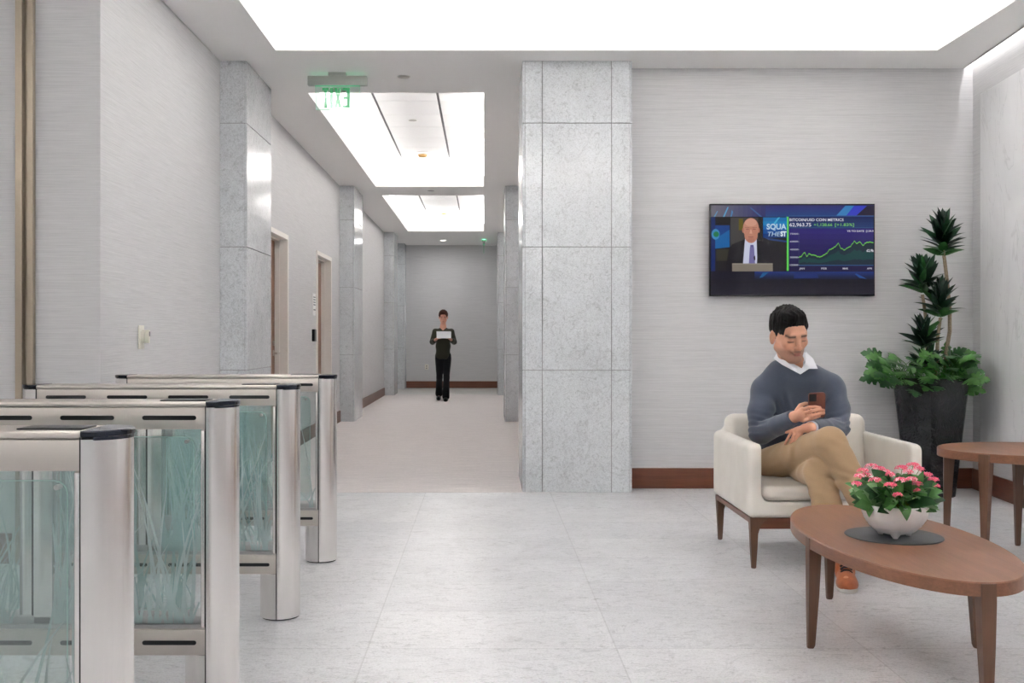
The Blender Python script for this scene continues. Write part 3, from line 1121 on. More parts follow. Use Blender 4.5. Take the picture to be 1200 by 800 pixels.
            b.build('glass_pane', [M['glass'], M['etch']], r, smooth=0, **k)
    # flat reader plate on the lid
    b = B(); b.box(-1.03, -0.885, -0.045, 0.045, 0.994, 0.9975, 0.0015); b.build('reader_plate', M['black'], r, **k)
    return r


for i, (Y, sl, dn, lab) in enumerate((
        (5.50, True, 10, 'steel and glass turnstile farthest back, closest to the left wall corner'),
        (4.40, True, 64, 'steel and glass turnstile second from the back of the row'),
        (3.30, True, 66, 'steel and glass turnstile second nearest, with reeds etched in teal glass'),
        (2.30, False, 18, 'nearest turnstile at the left edge, plain steel beam without black slots'))):
    t = turnstile(sl, 11 + i, dn, lab)
    t.location = (0, Y, 0)

# ------------------------------------------------------------------ television
TY = 8.035
tv = root('television', (2.42, 8.1, 1.51), 'wide wall-mounted television showing a finance news broadcast, above the seated man', 'television')


def S(u, v, layer=0.0):
    px, py = 820 + u / 5.4545, 225 + v / 5.4545
    p = W(px, py, TY)
    return (float(p[0]), TY - 0.0006 * layer, float(p[2]))


xl, zt = S(64, 75)[0], S(64, 75)[2]
xr, zb = S(1118, 664)[0], S(1118, 664)[2]
b = B(); b.box(xl, xr, TY + 0.001, TY + 0.035, zb, zt, 0.004); b.box(xl + 0.25, xr - 0.25, TY + 0.035, 8.1, zb + 0.12, zt - 0.12)
b.build('casing', M['black'], tv)
b = B()
e = 0.008
b.box(xl, xr, TY - 0.003, TY + 0.002, zt - e, zt, 0.001); b.box(xl, xr, TY - 0.003, TY + 0.002, zb, zb + e * 1.5, 0.001)
b.box(xl, xl + e, TY - 0.003, TY + 0.002, zb, zt, 0.001); b.box(xr - e * .8, xr, TY - 0.003, TY + 0.002, zb, zt, 0.001)
b.build('bezel', flat('bezel_black', (22, 20, 24), 0.2, speck=0.02), tv)
_em = {}


def em(rgb, s=0.62):
    if rgb not in _em:
        m = Nodes('screen_colour')
        m.set((0.004, 0.004, 0.005), 0.2, 0, 0.2)
        m.b.inputs['Emission Color'].default_value = (*lin(rgb), 1)
        m.b.inputs['Emission Strength'].default_value = s
        _em[rgb] = m.m
    return _em[rgb]


def shape(name, polys, parent):
    """polys: list of (layer, rgb, points in screen units)"""
    b = B(); mats = []
    for lay, rgb, pts in polys:
        m = em(rgb)
        if m not in mats: mats.append(m)
        b.poly([S(u, v, lay) for u, v in pts], mats.index(m))
    me = bpy.data.meshes.new(name)
    b.bm.to_mesh(me); b.bm.free()
    return link(name, me, parent, mats)


def rect(a, c, d, e_):
    return [(a, c), (d, c), (d, e_), (a, e_)]


def oval(cx, cy, rx, ry, n=24, a0=0, a1=360):
    return [(cx + rx * math.cos(math.radians(a0 + (a1 - a0) * i / n)), cy + ry * math.sin(math.radians(a0 + (a1 - a0) * i / n))) for i in range(n + (0 if a1 - a0 == 360 else 1))]


def vgrad(a, c, d, e_, top, bot, n, lay):
    out = []
    for i in range(n):
        t0, t1 = i / n, (i + 1) / n
        f = (i + 0.5) / n
        out.append((lay, tuple(int(round(top[q] + (bot[q] - top[q]) * f)) for q in range(3)), rect(a, c + (e_ - c) * t0, d, c + (e_ - c) * t1)))
    return out


def hgrad(a, c, d, e_, lf, rt, n, lay):
    out = []
    for i in range(n):
        f = (i + 0.5) / n
        out.append((lay, tuple(int(round(lf[q] + (rt[q] - lf[q]) * f)) for q in range(3)), rect(a + (d - a) * i / n, c, a + (d - a) * (i + 1) / n, e_)))
    return out


scr = shape('screen', [(5, (24, 22, 36), rect(72, 84, 1112, 655))]
            + hgrad(72, 85, 420, 158, (112, 108, 118), (46, 50, 104), 12, 6)
            + vgrad(420, 85, 1112, 158, (50, 48, 112), (34, 70, 128), 5, 6)
            + [(7, (96, 150, 190), [(88, 158), (98, 158), (116, 122), (110, 122)]), (7, (90, 160, 205), [(148, 158), (158, 158), (184, 96), (176, 96)]),
               (7, (70, 130, 180), [(196, 158), (203, 158), (212, 128), (204, 112)]), (7, (60, 96, 150), [(318, 100), (330, 100), (400, 158), (384, 158)]),
               (7, (52, 128, 186), [(872, 150), (930, 88), (985, 88), (935, 150)]), (7, (52, 62, 190), [(935, 150), (985, 88), (1068, 88), (1000, 150)]),
               (7, (40, 34, 52), [(1000, 150), (1068, 88), (1112, 88), (1112, 150)])]
            + vgrad(350, 508, 1112, 556, (30, 52, 124), (24, 26, 50), 5, 6)
            + [(7, (34, 78, 150), [(1000, 520), (1068, 555), (1020, 548), (990, 524)]), (7, (26, 44, 108), [(605, 508), (740, 508), (760, 548), (600, 552)]),
               (7, (32, 96, 150), [(380, 548), (402, 516), (440, 512), (400, 545)])]
            + vgrad(72, 560, 1112, 655, (22, 20, 30), (36, 34, 46), 4, 6), tv)
vid = shape('broadcast_picture', [(8, (30, 27, 30), rect(80, 160, 556, 505)), (8.5, (24, 42, 100), rect(72, 160, 98, 505)),
             (9, (66, 64, 62), rect(196, 163, 402, 420)), (9, (34, 32, 34), rect(372, 163, 402, 480)), (10, (98, 88, 30), rect(248, 170, 276, 245)), (9, (52, 50, 40), rect(105, 365, 200, 440)),
             (10, (18, 60, 130), [(98, 213), (190, 213), (190, 352), (98, 362)]), (11, (20, 96, 160), [(98, 300), (190, 240), (190, 352), (98, 362)]),
             (12, (60, 140, 190), oval(100, 270, 26, 34)), (13, (28, 120, 70), oval(104, 270, 18, 18))]
            + [(9 + i * 0.1, c, rect(404, 162 + i * 26, 556, 188 + i * 26)) for i, c in enumerate(((20, 112, 176), (24, 128, 190), (22, 104, 176), (18, 78, 150), (16, 56, 120)))]
            + [(10, (70, 180, 220), [(470, 200), (500, 162), (512, 162), (480, 205)]), (10, (30, 60, 120), [(408, 290), (556, 312), (556, 322), (440, 306)])]
            + [(12, (27, 24, 30), [(170, 457), (185, 370), (205, 335), (290, 300), (360, 300), (440, 330), (500, 345), (540, 420), (552, 505), (170, 505)]),
               (13, (202, 206, 228), [(288, 300), (362, 300), (368, 350), (364, 457), (275, 457), (284, 350)]),
               (14, (22, 20, 26), [(272, 457), (288, 302), (260, 330), (240, 457)]), (14, (22, 20, 26), [(366, 457), (362, 302), (380, 330), (400, 457)]),
               (14.5, (112, 106, 158), [(322, 338), (342, 338), (346, 360), (352, 457), (312, 457), (318, 360)]), (14.8, (90, 84, 138), [(322, 338), (342, 338), (338, 352), (326, 352)]),
               (15, (196, 138, 116), oval(325, 232, 51, 66)), (15.2, (190, 130, 108), oval(326, 275, 42, 52)), (15.4, (212, 156, 134), oval(324, 196, 38, 24)),
               (15.6, (150, 96, 84), oval(303, 238, 12, 3)), (15.6, (150, 96, 84), oval(347, 238, 12, 3)),
               (15.6, (140, 92, 82), rect(286, 226, 316, 229)), (15.6, (140, 92, 82), rect(334, 226, 364, 229)),
               (15.7, (222, 162, 138), [(322, 240), (328, 240), (334, 266), (316, 266)]), (15.8, (140, 78, 74), rect(308, 286, 342, 290)), (15.9, (176, 118, 100), oval(326, 306, 24, 14)),
               (15.3, (176, 116, 98), oval(275, 245, 6, 16)), (15.3, (176, 116, 98), oval(376, 245, 6, 16)),
               (17, (128, 120, 108), rect(205, 458, 464, 507)), (17.2, (150, 142, 130), rect(205, 456, 464, 462)), (16, (30, 28, 34), [(342, 415), (352, 405), (354, 432), (346, 440)])], scr)
shape('data_panel', [(8, (96, 214, 84), rect(553, 158, 567, 503))] + vgrad(567, 156, 1109, 230, (24, 34, 84), (30, 58, 112), 4, 9)
      + vgrad(567, 232, 1109, 505, (44, 34, 116), (30, 26, 62), 8, 9)
      + [(10, (60, 100, 160), rect(567, 152, 1109, 155)), (10, (60, 110, 160), rect(567, 228, 1109, 230)), (10, (46, 92, 150), rect(630, 466, 1109, 470)), (10, (60, 70, 110), rect(631, 258, 633, 470))], scr)
ch = [(632, 418), (645, 415), (668, 386), (682, 412), (696, 392), (710, 402), (730, 404), (750, 414), (772, 412), (790, 402), (812, 392), (826, 368), (845, 360), (862, 352), (884, 326), (898, 358), (918, 370), (936, 360), (958, 350), (972, 332), (986, 312), (1000, 330), (1020, 318), (1040, 342), (1060, 326), (1080, 320), (1108, 324)]
fine = []
rr = random.Random(4)
for (a, c), (d, e_) in zip(ch[:-1], ch[1:]):
    for q in range(3):
        fine.append((a + (d - a) * q / 3, c + (e_ - c) * q / 3 + (rr.uniform(-4, 4) if q else 0)))
fine.append(ch[-1])
pol = []
for (a, c), (d, e_) in zip(fine[:-1], fine[1:]):
    pol.append((11, (30, 44, 56), [(a, c), (d, e_), (d, 466), (a, 466)]))
    m_ = (c + e_) / 2
    pol.append((11.5, (26, 66, 66), [(a, c + (466 - c) * 0.35), (d, e_ + (466 - e_) * 0.35), (d, e_ + (466 - e_) * 0.75), (a, c + (466 - c) * 0.75)]))
    pol.append((12, (110, 206, 70), [(a, c - 3), (d, e_ - 3), (d, e_ + 3), (a, c + 3)]))
shape('price_chart', pol, scr)


def put(s, u, v, hgt, rgb, width=None, bold=0.0, lay=14, name='caption', slant=0.0, par=None):
    """text with its baseline at v, cap height hgt, fitted to width (screen units)"""
    me = text_mesh(s, 1.0, 0.0, bold)
    xs = [q.co.x for q in me.vertices]; ys = [q.co.y for q in me.vertices]
    x0, x1 = min(xs), max(xs)
    cap = 0.70
    su = (width / (x1 - x0)) if width else hgt / cap
    for q in me.vertices:
        uu = u + (q.co.x - x0) * su + slant * q.co.y * hgt
        vv = v - q.co.y / cap * hgt
        q.co = S(uu, vv, lay)
    return link(name, me, par or scr, [em(rgb)])


Wt = (226, 228, 238)
put('BITCOIN/USD COIN METRICS', 572, 186, 17, Wt, 345, 0.012)
put('62,963.75', 572, 220, 22, Wt, 138, 0.01)
put('+1,128.66', 727, 218, 18, (120, 200, 96), 118, 0.01)
put('[+1.83%]', 862, 218, 18, (120, 200, 96), 122, 0.01)
put('YR TO DATE  [139.9', 938, 255, 11, Wt, 170, 0.01)
for k, (s, v) in enumerate((('75000', 272), ('60000', 321), ('45000', 372), ('30000', 422), ('15000', 471))):
    put(s + '-', 575, v, 10, (196, 198, 214), 58, 0.01)
for s, u in (('JAN', 634), ('FEB', 775), ('MAR', 912), ('APR', 1066)):
    put(s, u, 494, 11, (206, 208, 220), 34, 0.01)
put('62.9k', 1064, 382, 16, Wt, 46, 0.02, lay=15)
put('SQUA', 426, 238, 34, (190, 220, 236), 126, 0.03, par=vid)
put('THE', 428, 282, 28, (190, 220, 236), 80, 0.0, slant=0.3, par=vid)
put('ST', 514, 282, 30, (226, 240, 248), 38, 0.05, par=vid)


# ------------------------------------------------------------------ tables
def oval_table(name, cx, cy, a, bb, top, leg_pts, label, cat, legw=0.024):
    """elliptical top, a along x, bb along y"""
    r = root(name, (cx, cy, 0), label, cat)
    n = 96
    b = B()
    ring = lambda s, z: [b.bm.verts.new((cx + (a - s) * math.cos(2 * math.pi * i / n), cy + (bb - s) * math.sin(2 * math.pi * i / n), z)) for i in range(n)]
    R0 = ring(0.004, top); R1 = ring(0.0, top - 0.004)
    R2 = ring(0.0, top - 0.045); R3 = ring(0.02, top - 0.048)
    b.bm.faces.new(R0)
    b.bm.faces.new(R3[::-1])
    for A, C in ((R0, R1), (R1, R2), (R2, R3)):
        for i in range(n):
            b.bm.faces.new((A[i], A[(i + 1) % n], C[(i + 1) % n], C[i]))
    b.build('table_top', M['wood_top'], r, 30)
    for (lx, ly, ang, front) in leg_pts:
        Mx = Matrix.Translation((lx, ly, 0)) @ Matrix.Rotation(ang, 4, 'Z')
        b = B()
        # section: square tapering to the floor, its outer face flush with the rim
        z0, z1 = 0.0, top - (0.004 if front else 0.046)
        secs = [(z0, 0.011), (0.012, 0.0135), (top * 0.5, 0.020), (top - 0.06, legw), (z1, legw)]
        prev = None
        for z, w in secs:
            off = legw - w
            ptsl = [(-w, -w - off * 0, z), (w, -w, z), (w, w, z), (-w, w, z)]
            cur = [b.bm.verts.new(Mx @ Vector((p[0] + off, p[1], p[2]))) for p in ptsl]
            if prev:
                for i in range(4):
                    b.bm.faces.new((prev[i], prev[(i + 1) % 4], cur[(i + 1) % 4], cur[i]))
            else:
                b.bm.faces.new(cur[::-1])
            prev = cur
        b.bm.faces.new(prev)
        es = [e for e in b.bm.edges if abs(e.verts[0].co.z - e.verts[1].co.z) > 0.005]
        bmesh.ops.bevel(b.bm, geom=es, offset=0.003, segments=2, affect='EDGES')
        b.build('leg', M['wood_z'], r, 40)
    return r


CT = (1.58, 3.948)
CTZ = 0.43
oval_table('coffee_table', CT[0], CT[1], 0.33, 0.745, CTZ,
           [(CT[0] - 0.33 + 0.0215, CT[1], math.pi, True), (CT[0] + 0.33 - 0.0215, CT[1], 0, True),
            (CT[0], CT[1] + 0.745 - 0.0215, math.pi / 2, True), (CT[0], CT[1] - 0.745 + 0.0215, -math.pi / 2, True)],
           'low oval walnut coffee table carrying the flower bowl, in front of the seated man', 'coffee table')
ST = (2.97, 5.60)
oval_table('side_table', ST[0], ST[1], 0.465, 0.37, 0.586,
           [(2.605, 5.735, math.radians(160), False), (2.635, 5.372, math.radians(218), True), (3.06, 5.86, math.radians(80), False), (3.30, 5.34, math.radians(-45), True)],
           'oval walnut side table at the right edge, in front of the black planter', 'side table', 0.028)

slate = flat('slate', (66, 68, 72), 0.5, speck=0.18, scale=30)
b = B(); b.lathe([(0, 0.0005), (0.178, 0.0005), (0.180, 0.002), (0.178, 0.0045), (0, 0.0045)], (CT[0], CT[1], CTZ), 64)
tag(b.build('round_placemat', slate), 'thin dark slate disc under the white flower bowl', 'placemat')

# ------------------------------------------------------------------ flower bowl
rnd = random.Random(8)
BC = Vector((1.577, 3.93, CTZ + 0.0045))
bowl = root('flower_bowl', BC, 'white ribbed ceramic bowl of pink kalanchoe on the coffee table', 'potted plant')
prof = [(0.0, 0.012), (0.045, 0.012), (0.07, 0.020), (0.094, 0.042), (0.112, 0.068), (0.122, 0.096), (0.1275, 0.122)]
outer = []
for i in range(len(prof) - 1):
    for q in range(4):
        t = q / 4
        rr_ = prof[i][0] + (prof[i + 1][0] - prof[i][0]) * t; zz = prof[i][1] + (prof[i + 1][1] - prof[i][1]) * t
        outer.append((rr_ + (0.0013 * math.sin(zz * 2 * math.pi / 0.0125) if i > 1 else 0), zz))
outer += [(0.1275, 0.122), (0.1265, 0.1255), (0.123, 0.1255), (0.120, 0.122), (0.115, 0.098), (0.10, 0.06), (0.07, 0.03), (0, 0.024)]
b = B(); b.lathe(outer, BC, 64)
b.build('bowl', flat('white_glaze', (250, 249, 248), 0.35, speck=0.02), bowl, 50)
for k in range(3):
    a = math.radians(250 + 120 * k)
    b = B(); b.tube([BC + Vector((0.055 * math.cos(a), 0.055 * math.sin(a), 0.026)), BC + Vector((0.057 * math.cos(a), 0.057 * math.sin(a), 0.012)), BC + Vector((0.058 * math.cos(a), 0.058 * math.sin(a), 0.0))], [0.03, 0.017, 0.008], 14)
    b.build('bowl_foot', flat('white_glaze_foot', (236, 232, 230), 0.35, speck=0.02), bowl)
moss = flat('moss', (112, 116, 50), 0.95, speck=0.45, scale=220)
F = Field(BC + Vector((-.13, -.13, .08)), BC + Vector((.13, .13, .17)), 0.005)
F.ell(BC + Vector((0, 0, 0.105)), (0.115, 0.115, 0.03))
F.warp(lambda x, y, z: 0.004 * np.sin(x * 310) * np.sin(y * 290 + 1) + 0.003 * np.sin(x * 700 + y * 620))
F.build('moss', moss, bowl, 0)


def leafm(name, rgb, rough=0.4, var=0.3):
    m = Nodes(name)
    c = np.array(lin(rgb))
    f = m.noise(m.coords(), 22, 3)
    m.set(m.ramp(f, [(0.3, tuple(c * (1 - var))), (0.7, tuple(c * (1 + var)))]), rough, 0, 0.5)
    m.b.inputs['Transmission Weight'].default_value = 0.0
    return m.m


def leaf(b, base, d, up, L, Wd, bend=0.3, mi=0, seg=5, fold=0.15, shape=0.5, wave=0.0):
    """one leaf blade: from base along d, curving away from up"""
    d = Vector(d).normalized(); up = Vector(up)
    side = d.cross(up)
    if side.length < 1e-3: side = d.orthogonal()
    side.normalize()
    up = side.cross(d).normalized()
    prev = None
    for i in range(seg + 1):
        t = i / seg
        c = Vector(base) + d * (L * t) - up * (bend * L * t * t)
        w = Wd * 0.5 * math.sin(math.pi * min(0.999, max(0.02, t)) ** shape) ** 0.8 if t < 1 else 0
        if wave and 0 < i < seg: w *= 1 + wave * (1 if i % 2 else -1)
        row = [b.bm.verts.new(c - side * w + up * fold * w), b.bm.verts.new(c), b.bm.verts.new(c + side * w + up * fold * w)]
        if prev:
            for q in range(2):
                try:
                    b.bm.faces.new((prev[q], prev[q + 1], row[q + 1], row[q])).material_index = mi
                except ValueError:
                    pass
        prev = row


lg = [leafm('kalanchoe_leaf', (80, 130, 66)), leafm('kalanchoe_leaf_pale', (132, 168, 118)), leafm('kalanchoe_leaf_dark', (46, 88, 46))]
b = B()
for i in range(230):
    a = rnd.uniform(0, 2 * math.pi); rr_ = 0.108 * math.sqrt(rnd.random())
    base = BC + Vector((rr_ * math.cos(a), rr_ * math.sin(a), 0.115 + rnd.uniform(0, 0.11) * (1 - rr_ * 4)))
    if rr_ > 0.05 and -2.0 < a - 2 * math.pi < -0.9 and rnd.random() < 0.6:
        continue
    el = rnd.uniform(-0.1, 0.9)
    d = Vector((math.cos(a) * math.cos(el), math.sin(a) * math.cos(el), math.sin(el)))
    leaf(b, base, d, (rnd.uniform(-.7, .7), rnd.uniform(-1.3, .1), 0.7), rnd.uniform(0.055, 0.085), rnd.uniform(0.048, 0.066), 0.3, rnd.choice((0, 0, 0, 1, 2, 2)), 8, 0.15, 0.55, 0.03)
for (dx, dy, L) in ((-0.012, -0.125, 0.052), (-0.115, -0.05, 0.05), (0.11, -0.04, 0.045)):
    leaf(b, BC + Vector((dx * 0.9, dy * 0.9, 0.135)), (dx * 3, dy * 5, -0.35), (0, 0, 1), L, 0.045, 0.6, 0, 8, 0.12, 0.55)
b.build('foliage', lg, bowl, 60)
pk = [flat('pink_petal', (240, 92, 128), 0.6, speck=0.12), flat('pale_petal', (250, 172, 186), 0.6, speck=0.1), flat('flower_eye', (238, 190, 120), 0.6), leafm('flower_stem', (92, 132, 60))]
# flower heads: (px, py, distance, radius)
heads = [(1012, 551, 3.98, .024), (1022, 546, 4.0, .026), (1031, 549, 3.96, .024), (1037, 552, 4.0, .022), (1007, 557, 3.92, .02), (1043, 555, 3.9, .02), (1004, 566, 3.9, .02), (1026, 562, 3.82, .024),
         (1044, 568, 3.78, .025), (1056, 562, 3.8, .024), (1052, 579, 3.76, .018), (1057, 548, 4.0, .026), (1070, 545, 4.02, .027), (1077, 549, 3.98, .022), (1069, 561, 3.84, .022), (1075, 566, 3.84, .02), (1074, 573, 3.84, .013),
         (1086, 556, 3.9, .024), (1094, 561, 3.9, .02), (1097, 568, 3.88, .013), (1016, 556, 4.02, .02), (1064, 552, 3.92, .02)]
for (px, py, Y, R_) in heads:
    c = Vector(W(px, py, Y)); R_ *= 1.0
    b = B()
    foot = BC + (c - BC) * 0.35; foot.z = BC.z + 0.12
    b.tube([foot, (foot + c) / 2 + Vector((0, 0, 0.012)), c - Vector((0, 0, 0.006))], [0.002, 0.0016, 0.0012], 5, 3)
    nf = int(8 + R_ * 420)
    for i in range(nf):
        a = i * 2.399; q = math.sqrt((i + 0.5) / nf)
        el = math.acos(min(1, q * 0.98))
        n = Vector((math.cos(a) * q, math.sin(a) * q, math.sin(el) * 0.8 + 0.1)).normalized()
        p = c + Vector((n.x * R_, n.y * R_, n.z * R_ * 0.55 - 0.006))
        s1 = n.orthogonal().normalized(); s2 = n.cross(s1)
        ro = rnd.uniform(0, 1.5)
        mi = 0 if rnd.random() < 0.72 else 1
        for k in range(4):
            t = ro + k * math.pi / 2
            d = s1 * math.cos(t) + s2 * math.sin(t)
            e2 = -s1 * math.sin(t) + s2 * math.cos(t)
            L = 0.0095
            vs = [p, p + d * L * 0.5 + e2 * L * 0.32 + n * 0.001, p + d * L + n * 0.0015, p + d * L * 0.5 - e2 * L * 0.32 + n * 0.001]
            b.poly(vs, mi)
        b.poly([p + n * 0.0012 + s1 * 0.0014, p + n * 0.0012 + s2 * 0.0014, p + n * 0.0012 - s1 * 0.0014, p + n * 0.0012 - s2 * 0.0014], 2)
        b.bm.faces.ensure_lookup_table()
        if rnd.random() < 0.5:
            b.cyl(c - Vector((0, 0, 0.008)), p - n * 0.001, 0.0007, n=4, mi=3, caps=False)
    me = bpy.data.meshes.new('flower_cluster'); b.bm.to_mesh(me); b.bm.free()
    link('flower_cluster', me, bowl, pk)

# ------------------------------------------------------------------ tall planter
rnd = random.Random(21)
PC = Vector((3.385, 7.76, 0))
plant = root('potted_dracaena', PC, 'tall dracaena with leafy undergrowth in a glossy black tapered planter by the right wall', 'potted plant')
pb = Nodes('black_glaze')
f = pb.noise(pb.coords((1, 1, 1.0)), 9, 4, 0.6, 1.2)
f2 = pb.noise(pb.coords((1, 1, 3.0)), 38, 3, 0.6)
mm = pb.n('ShaderNodeMath', operation='ADD'); pb.l(f, mm.inputs[0]); pb.l(f2, mm.inputs[1])
pb.bump(f, 0.8, 0.03)
pb.set(lin((20, 20, 23)), 0.09, 0, 0.5)
b = B()
ph = math.radians(90 + 30 + 7)


def hexr(R, z, inset=0.0):
    out = []
    for i in range(6):
        a = ph + i * math.pi / 3
        a2 = ph + (i + 1) * math.pi / 3
        for q in range(6):
            t = q / 6
            p = Vector((math.cos(a) * (1 - t) + math.cos(a2) * t, math.sin(a) * (1 - t) + math.sin(a2) * t, 0))
            # soften the corners
            k = 1.0 - 0.035 * (abs(t - 0.5) * 2) ** 4
            out.append(b.bm.verts.new(PC + Vector((p.x * R * k, p.y * R * k, z))))
    return out


rings = [hexr(0.185, 0.0), hexr(0.20, 0.01)]
for i in range(1, 9):
    t = i / 8
    rings.append(hexr(0.20 + 0.108 * t, 0.01 + 0.866 * t))
rings += [hexr(0.31, 0.885), hexr(0.295, 0.89), hexr(0.285, 0.885), hexr(0.275, 0.82)]
for A, C in zip(rings[:-1], rings[1:]):
    n = len(A)
    for i in range(n):
        b.bm.faces.new((A[i], A[(i + 1) % n], C[(i + 1) % n], C[i]))
b.bm.faces.new(rings[0][::-1])
b.build('planter', pb.m, plant, 25)
b = B(); b.lathe([(0, 0.835), (0.26, 0.83)], PC, 24); b.build('soil', flat('soil', (52, 40, 32), 0.95, speck=0.3), plant)
bark = flat('bark', (150, 134, 112), 0.85, speck=0.25, scale=90)


def PW(px, py, Y): return Vector(W(px, py, Y))


stems = [([(1106, 440), (1109, 412), (1113, 388), (1113, 362), (1110, 330), (1107, 305), (1105, 292)], 7.72, 0.013),
         ([(1088, 440), (1087, 420), (1086, 392), (1084, 365), (1081, 345)], 7.74, 0.012),
         ([(1095, 440), (1098, 415), (1099, 395), (1102, 372)], 7.66, 0.012)]
for pts, Y, rad in stems:
    p = [PW(x, y, Y) for x, y in pts]
    p[0].z = 0.83
    b = B(); b.tube(p, [rad * (1.15 - 0.25 * i / len(p)) for i in range(len(p))], 10); b.build('stem', bark, plant)
dl = [leafm('dracaena_leaf', (28, 66, 38), 0.32, 0.35), leafm('dracaena_leaf_dark', (18, 46, 30), 0.32, 0.3), leafm('dracaena_leaf_light', (52, 98, 48), 0.35, 0.3)]
heads = [(1104.5, 299, 7.72, 0.34, 46, 0.185), (1081, 343, 7.74, 0.27, 36, 0.175), (1101, 371, 7.66, 0.27, 36, 0.175), (1082, 408, 7.70, 0.20, 32, 0.175), (1086, 437, 7.64, 0.15, 30, 0.16)]
for (px, py, Y, H, n, L) in heads:
    c = PW(px, py, Y)
    b = B()
    b.tube([c, c + Vector((0, 0, H * 0.8))], [0.012, 0.008], 8, 2)
    for i in range(n):
        t = i / (n - 1)
        a = i * 2.399 + rnd.uniform(-.2, .2)
        el = 0.42 + 0.95 * t ** 1.3 + rnd.uniform(-.12, .12)
        d = Vector((math.cos(a) * math.cos(el), math.sin(a) * math.cos(el), math.sin(el)))
        LL = L * (0.92 + 0.18 * math.sin(math.pi * t)) * rnd.uniform(0.9, 1.08) * (1 - 0.25 * max(0, t - .8) * 5 * .4)
        leaf(b, c + Vector((0, 0, H * 0.62 * t)), d, (rnd.uniform(-.7, .7), rnd.uniform(-.9, .5), .8), LL, rnd.uniform(0.056, 0.070), rnd.uniform(0.1, 0.35) * (1 - 0.6 * t), 2 if (t < 0.1 or rnd.random() < 0.08) else rnd.choice((0, 1, 1)), 6, 0.3, 0.5)
    b.build('leaf_rosette', dl, plant, 60)
pl = [leafm('philodendron_leaf', (82, 132, 64), 0.4, 0.25), leafm('philodendron_leaf_dark', (52, 94, 50), 0.4, 0.25)]


def lobed(b, c, d, up, L, mi):
    d = Vector(d).normalized(); side = d.cross(Vector(up)).normalized(); up = side.cross(d).normalized()
    out = []
    prof_ = [(0.0, 0.05), (-0.12, 0.30), (0.05, 0.42), (0.14, 0.24), (0.24, 0.56), (0.40, 0.50), (0.42, 0.24), (0.56, 0.46), (0.68, 0.36), (0.68, 0.17), (0.82, 0.22), (1.0, 0.0)]
    mid = [b.bm.verts.new(Vector(c) + d * (L * x) - up * (0.25 * L * x * x)) for x in (0.0, 0.25, 0.5, 0.75, 1.0)]
    for s in (-1, 1):
        vs = [b.bm.verts.new(Vector(c) + d * (L * x) + side * (s * L * y * 0.85) - up * (0.25 * L * x * x) + up * (-0.35 * L * y * y + 0.08 * L * y)) for x, y in prof_[:-1]]
        idx_mid = [0, 0, 0, 1, 1, 1, 2, 2, 2, 3, 3]
        vs.append(mid[4]); idx_mid.append(4)
        for i in range(len(vs) - 1):
            f_ = [vs[i], vs[i + 1]]
            m1, m0 = mid[idx_mid[i + 1]], mid[idx_mid[i]]
            for m_ in (m1, m0):
                if m_ not in f_: f_.append(m_)
            if len(f_) > 2:
                try:
                    b.bm.faces.new(f_).material_index = mi
                except ValueError:
                    pass


for (cx, cy, spread, n, el0) in ((1062, 440, (1026, 1084), 56, 0.3), (1112, 440, (1090, 1142), 70, 0.3)):
    b = B()
    c0 = PW(cx, cy, 7.72); c0.z = 0.84
    for i in range(n):
        px = rnd.uniform(*spread); py = rnd.uniform(416, 448) if rnd.random() < .8 else rnd.uniform(440, 458)
        if cx < 1090 and px < 1040: py = rnd.uniform(416, 442)
        Y = rnd.uniform(7.45, 7.95)
        tip = PW(px, py, Y)
        tip.y = min(tip.y, 7.93); tip.x = min(tip.x, 3.63)
        st = c0 + Vector((rnd.uniform(-.08, .08), rnd.uniform(-.1, .1), 0))
        mid_ = (st + tip) / 2 + Vector((0, 0, 0.05))
        b.tube([st, mid_, tip], [0.003, 0.0025, 0.002], 5, 0)
        d = (tip - st); d.z *= 0.3; d.z -= 0.02
        d.y -= 0.05
        lobed(b, tip, d, (rnd.uniform(-.4, .4), rnd.uniform(-1.2, -.5), rnd.uniform(.4, 1)), rnd.uniform(0.11, 0.15), 0 if rnd.random() < 0.62 else 1)
    b.build('undergrowth', pl, plant, 60)

# ------------------------------------------------------------------ armchair
ax0, ax1, ay0, ay1 = 1.362, 2.266, 5.27, 6.10
chair = root('armchair', (1.81, 5.7, 0), 'cream leather tub armchair with walnut legs, occupied by the man', 'armchair')
leather = Nodes('cream_leather')
f = leather.noise(leather.coords(), 260, 3)
leather.bump(f, 0.12, 0.0008)
leather.set(leather.ramp(leather.noise(leather.coords(), 6, 2), [(0.3, lin((222, 216, 206))), (0.7, lin((231, 226, 217)))]), 0.42, 0, 0.4)
leather = leather.m
F = Field((ax0 - .04, ay0 - .05, .2), (ax1 + .04, ay1 + .05, .85), 0.009)
F.rbox((ax0, ay0, 0.262), (ax1, ay1, 0.645), 0.035)
F.rbox((ax0 + 0.07, ay0 - 0.3, 0.345), (ax1 - 0.07, ay1 - 0.09, 1.0), 0.05, 0.015, 'cut')
F.rbox((ax0 + 0.05, ay1 - 0.16, 0.3), (ax1 - 0.05, ay1 - 0.005, 0.70), 0.05, 0.03)
F.build('shell', leather, chair, 1)
F = Field((ax0, ay0 - .05, .3), (ax1, ay1, .5), 0.008)
F.rbox((ax0 + 0.075, ay0 + 0.005, 0.35), (ax1 - 0.075, ay1 - 0.13, 0.425), 0.034)
F.ell((1.81, 5.6, 0.40), (0.36, 0.33, 0.05), k=0.03)
F.build('seat_cushion', leather, chair, 1)
F = Field((ax0, ay1 - .35, .35), (ax1, ay1 + .05, .8), 0.008)
a = math.radians(8)
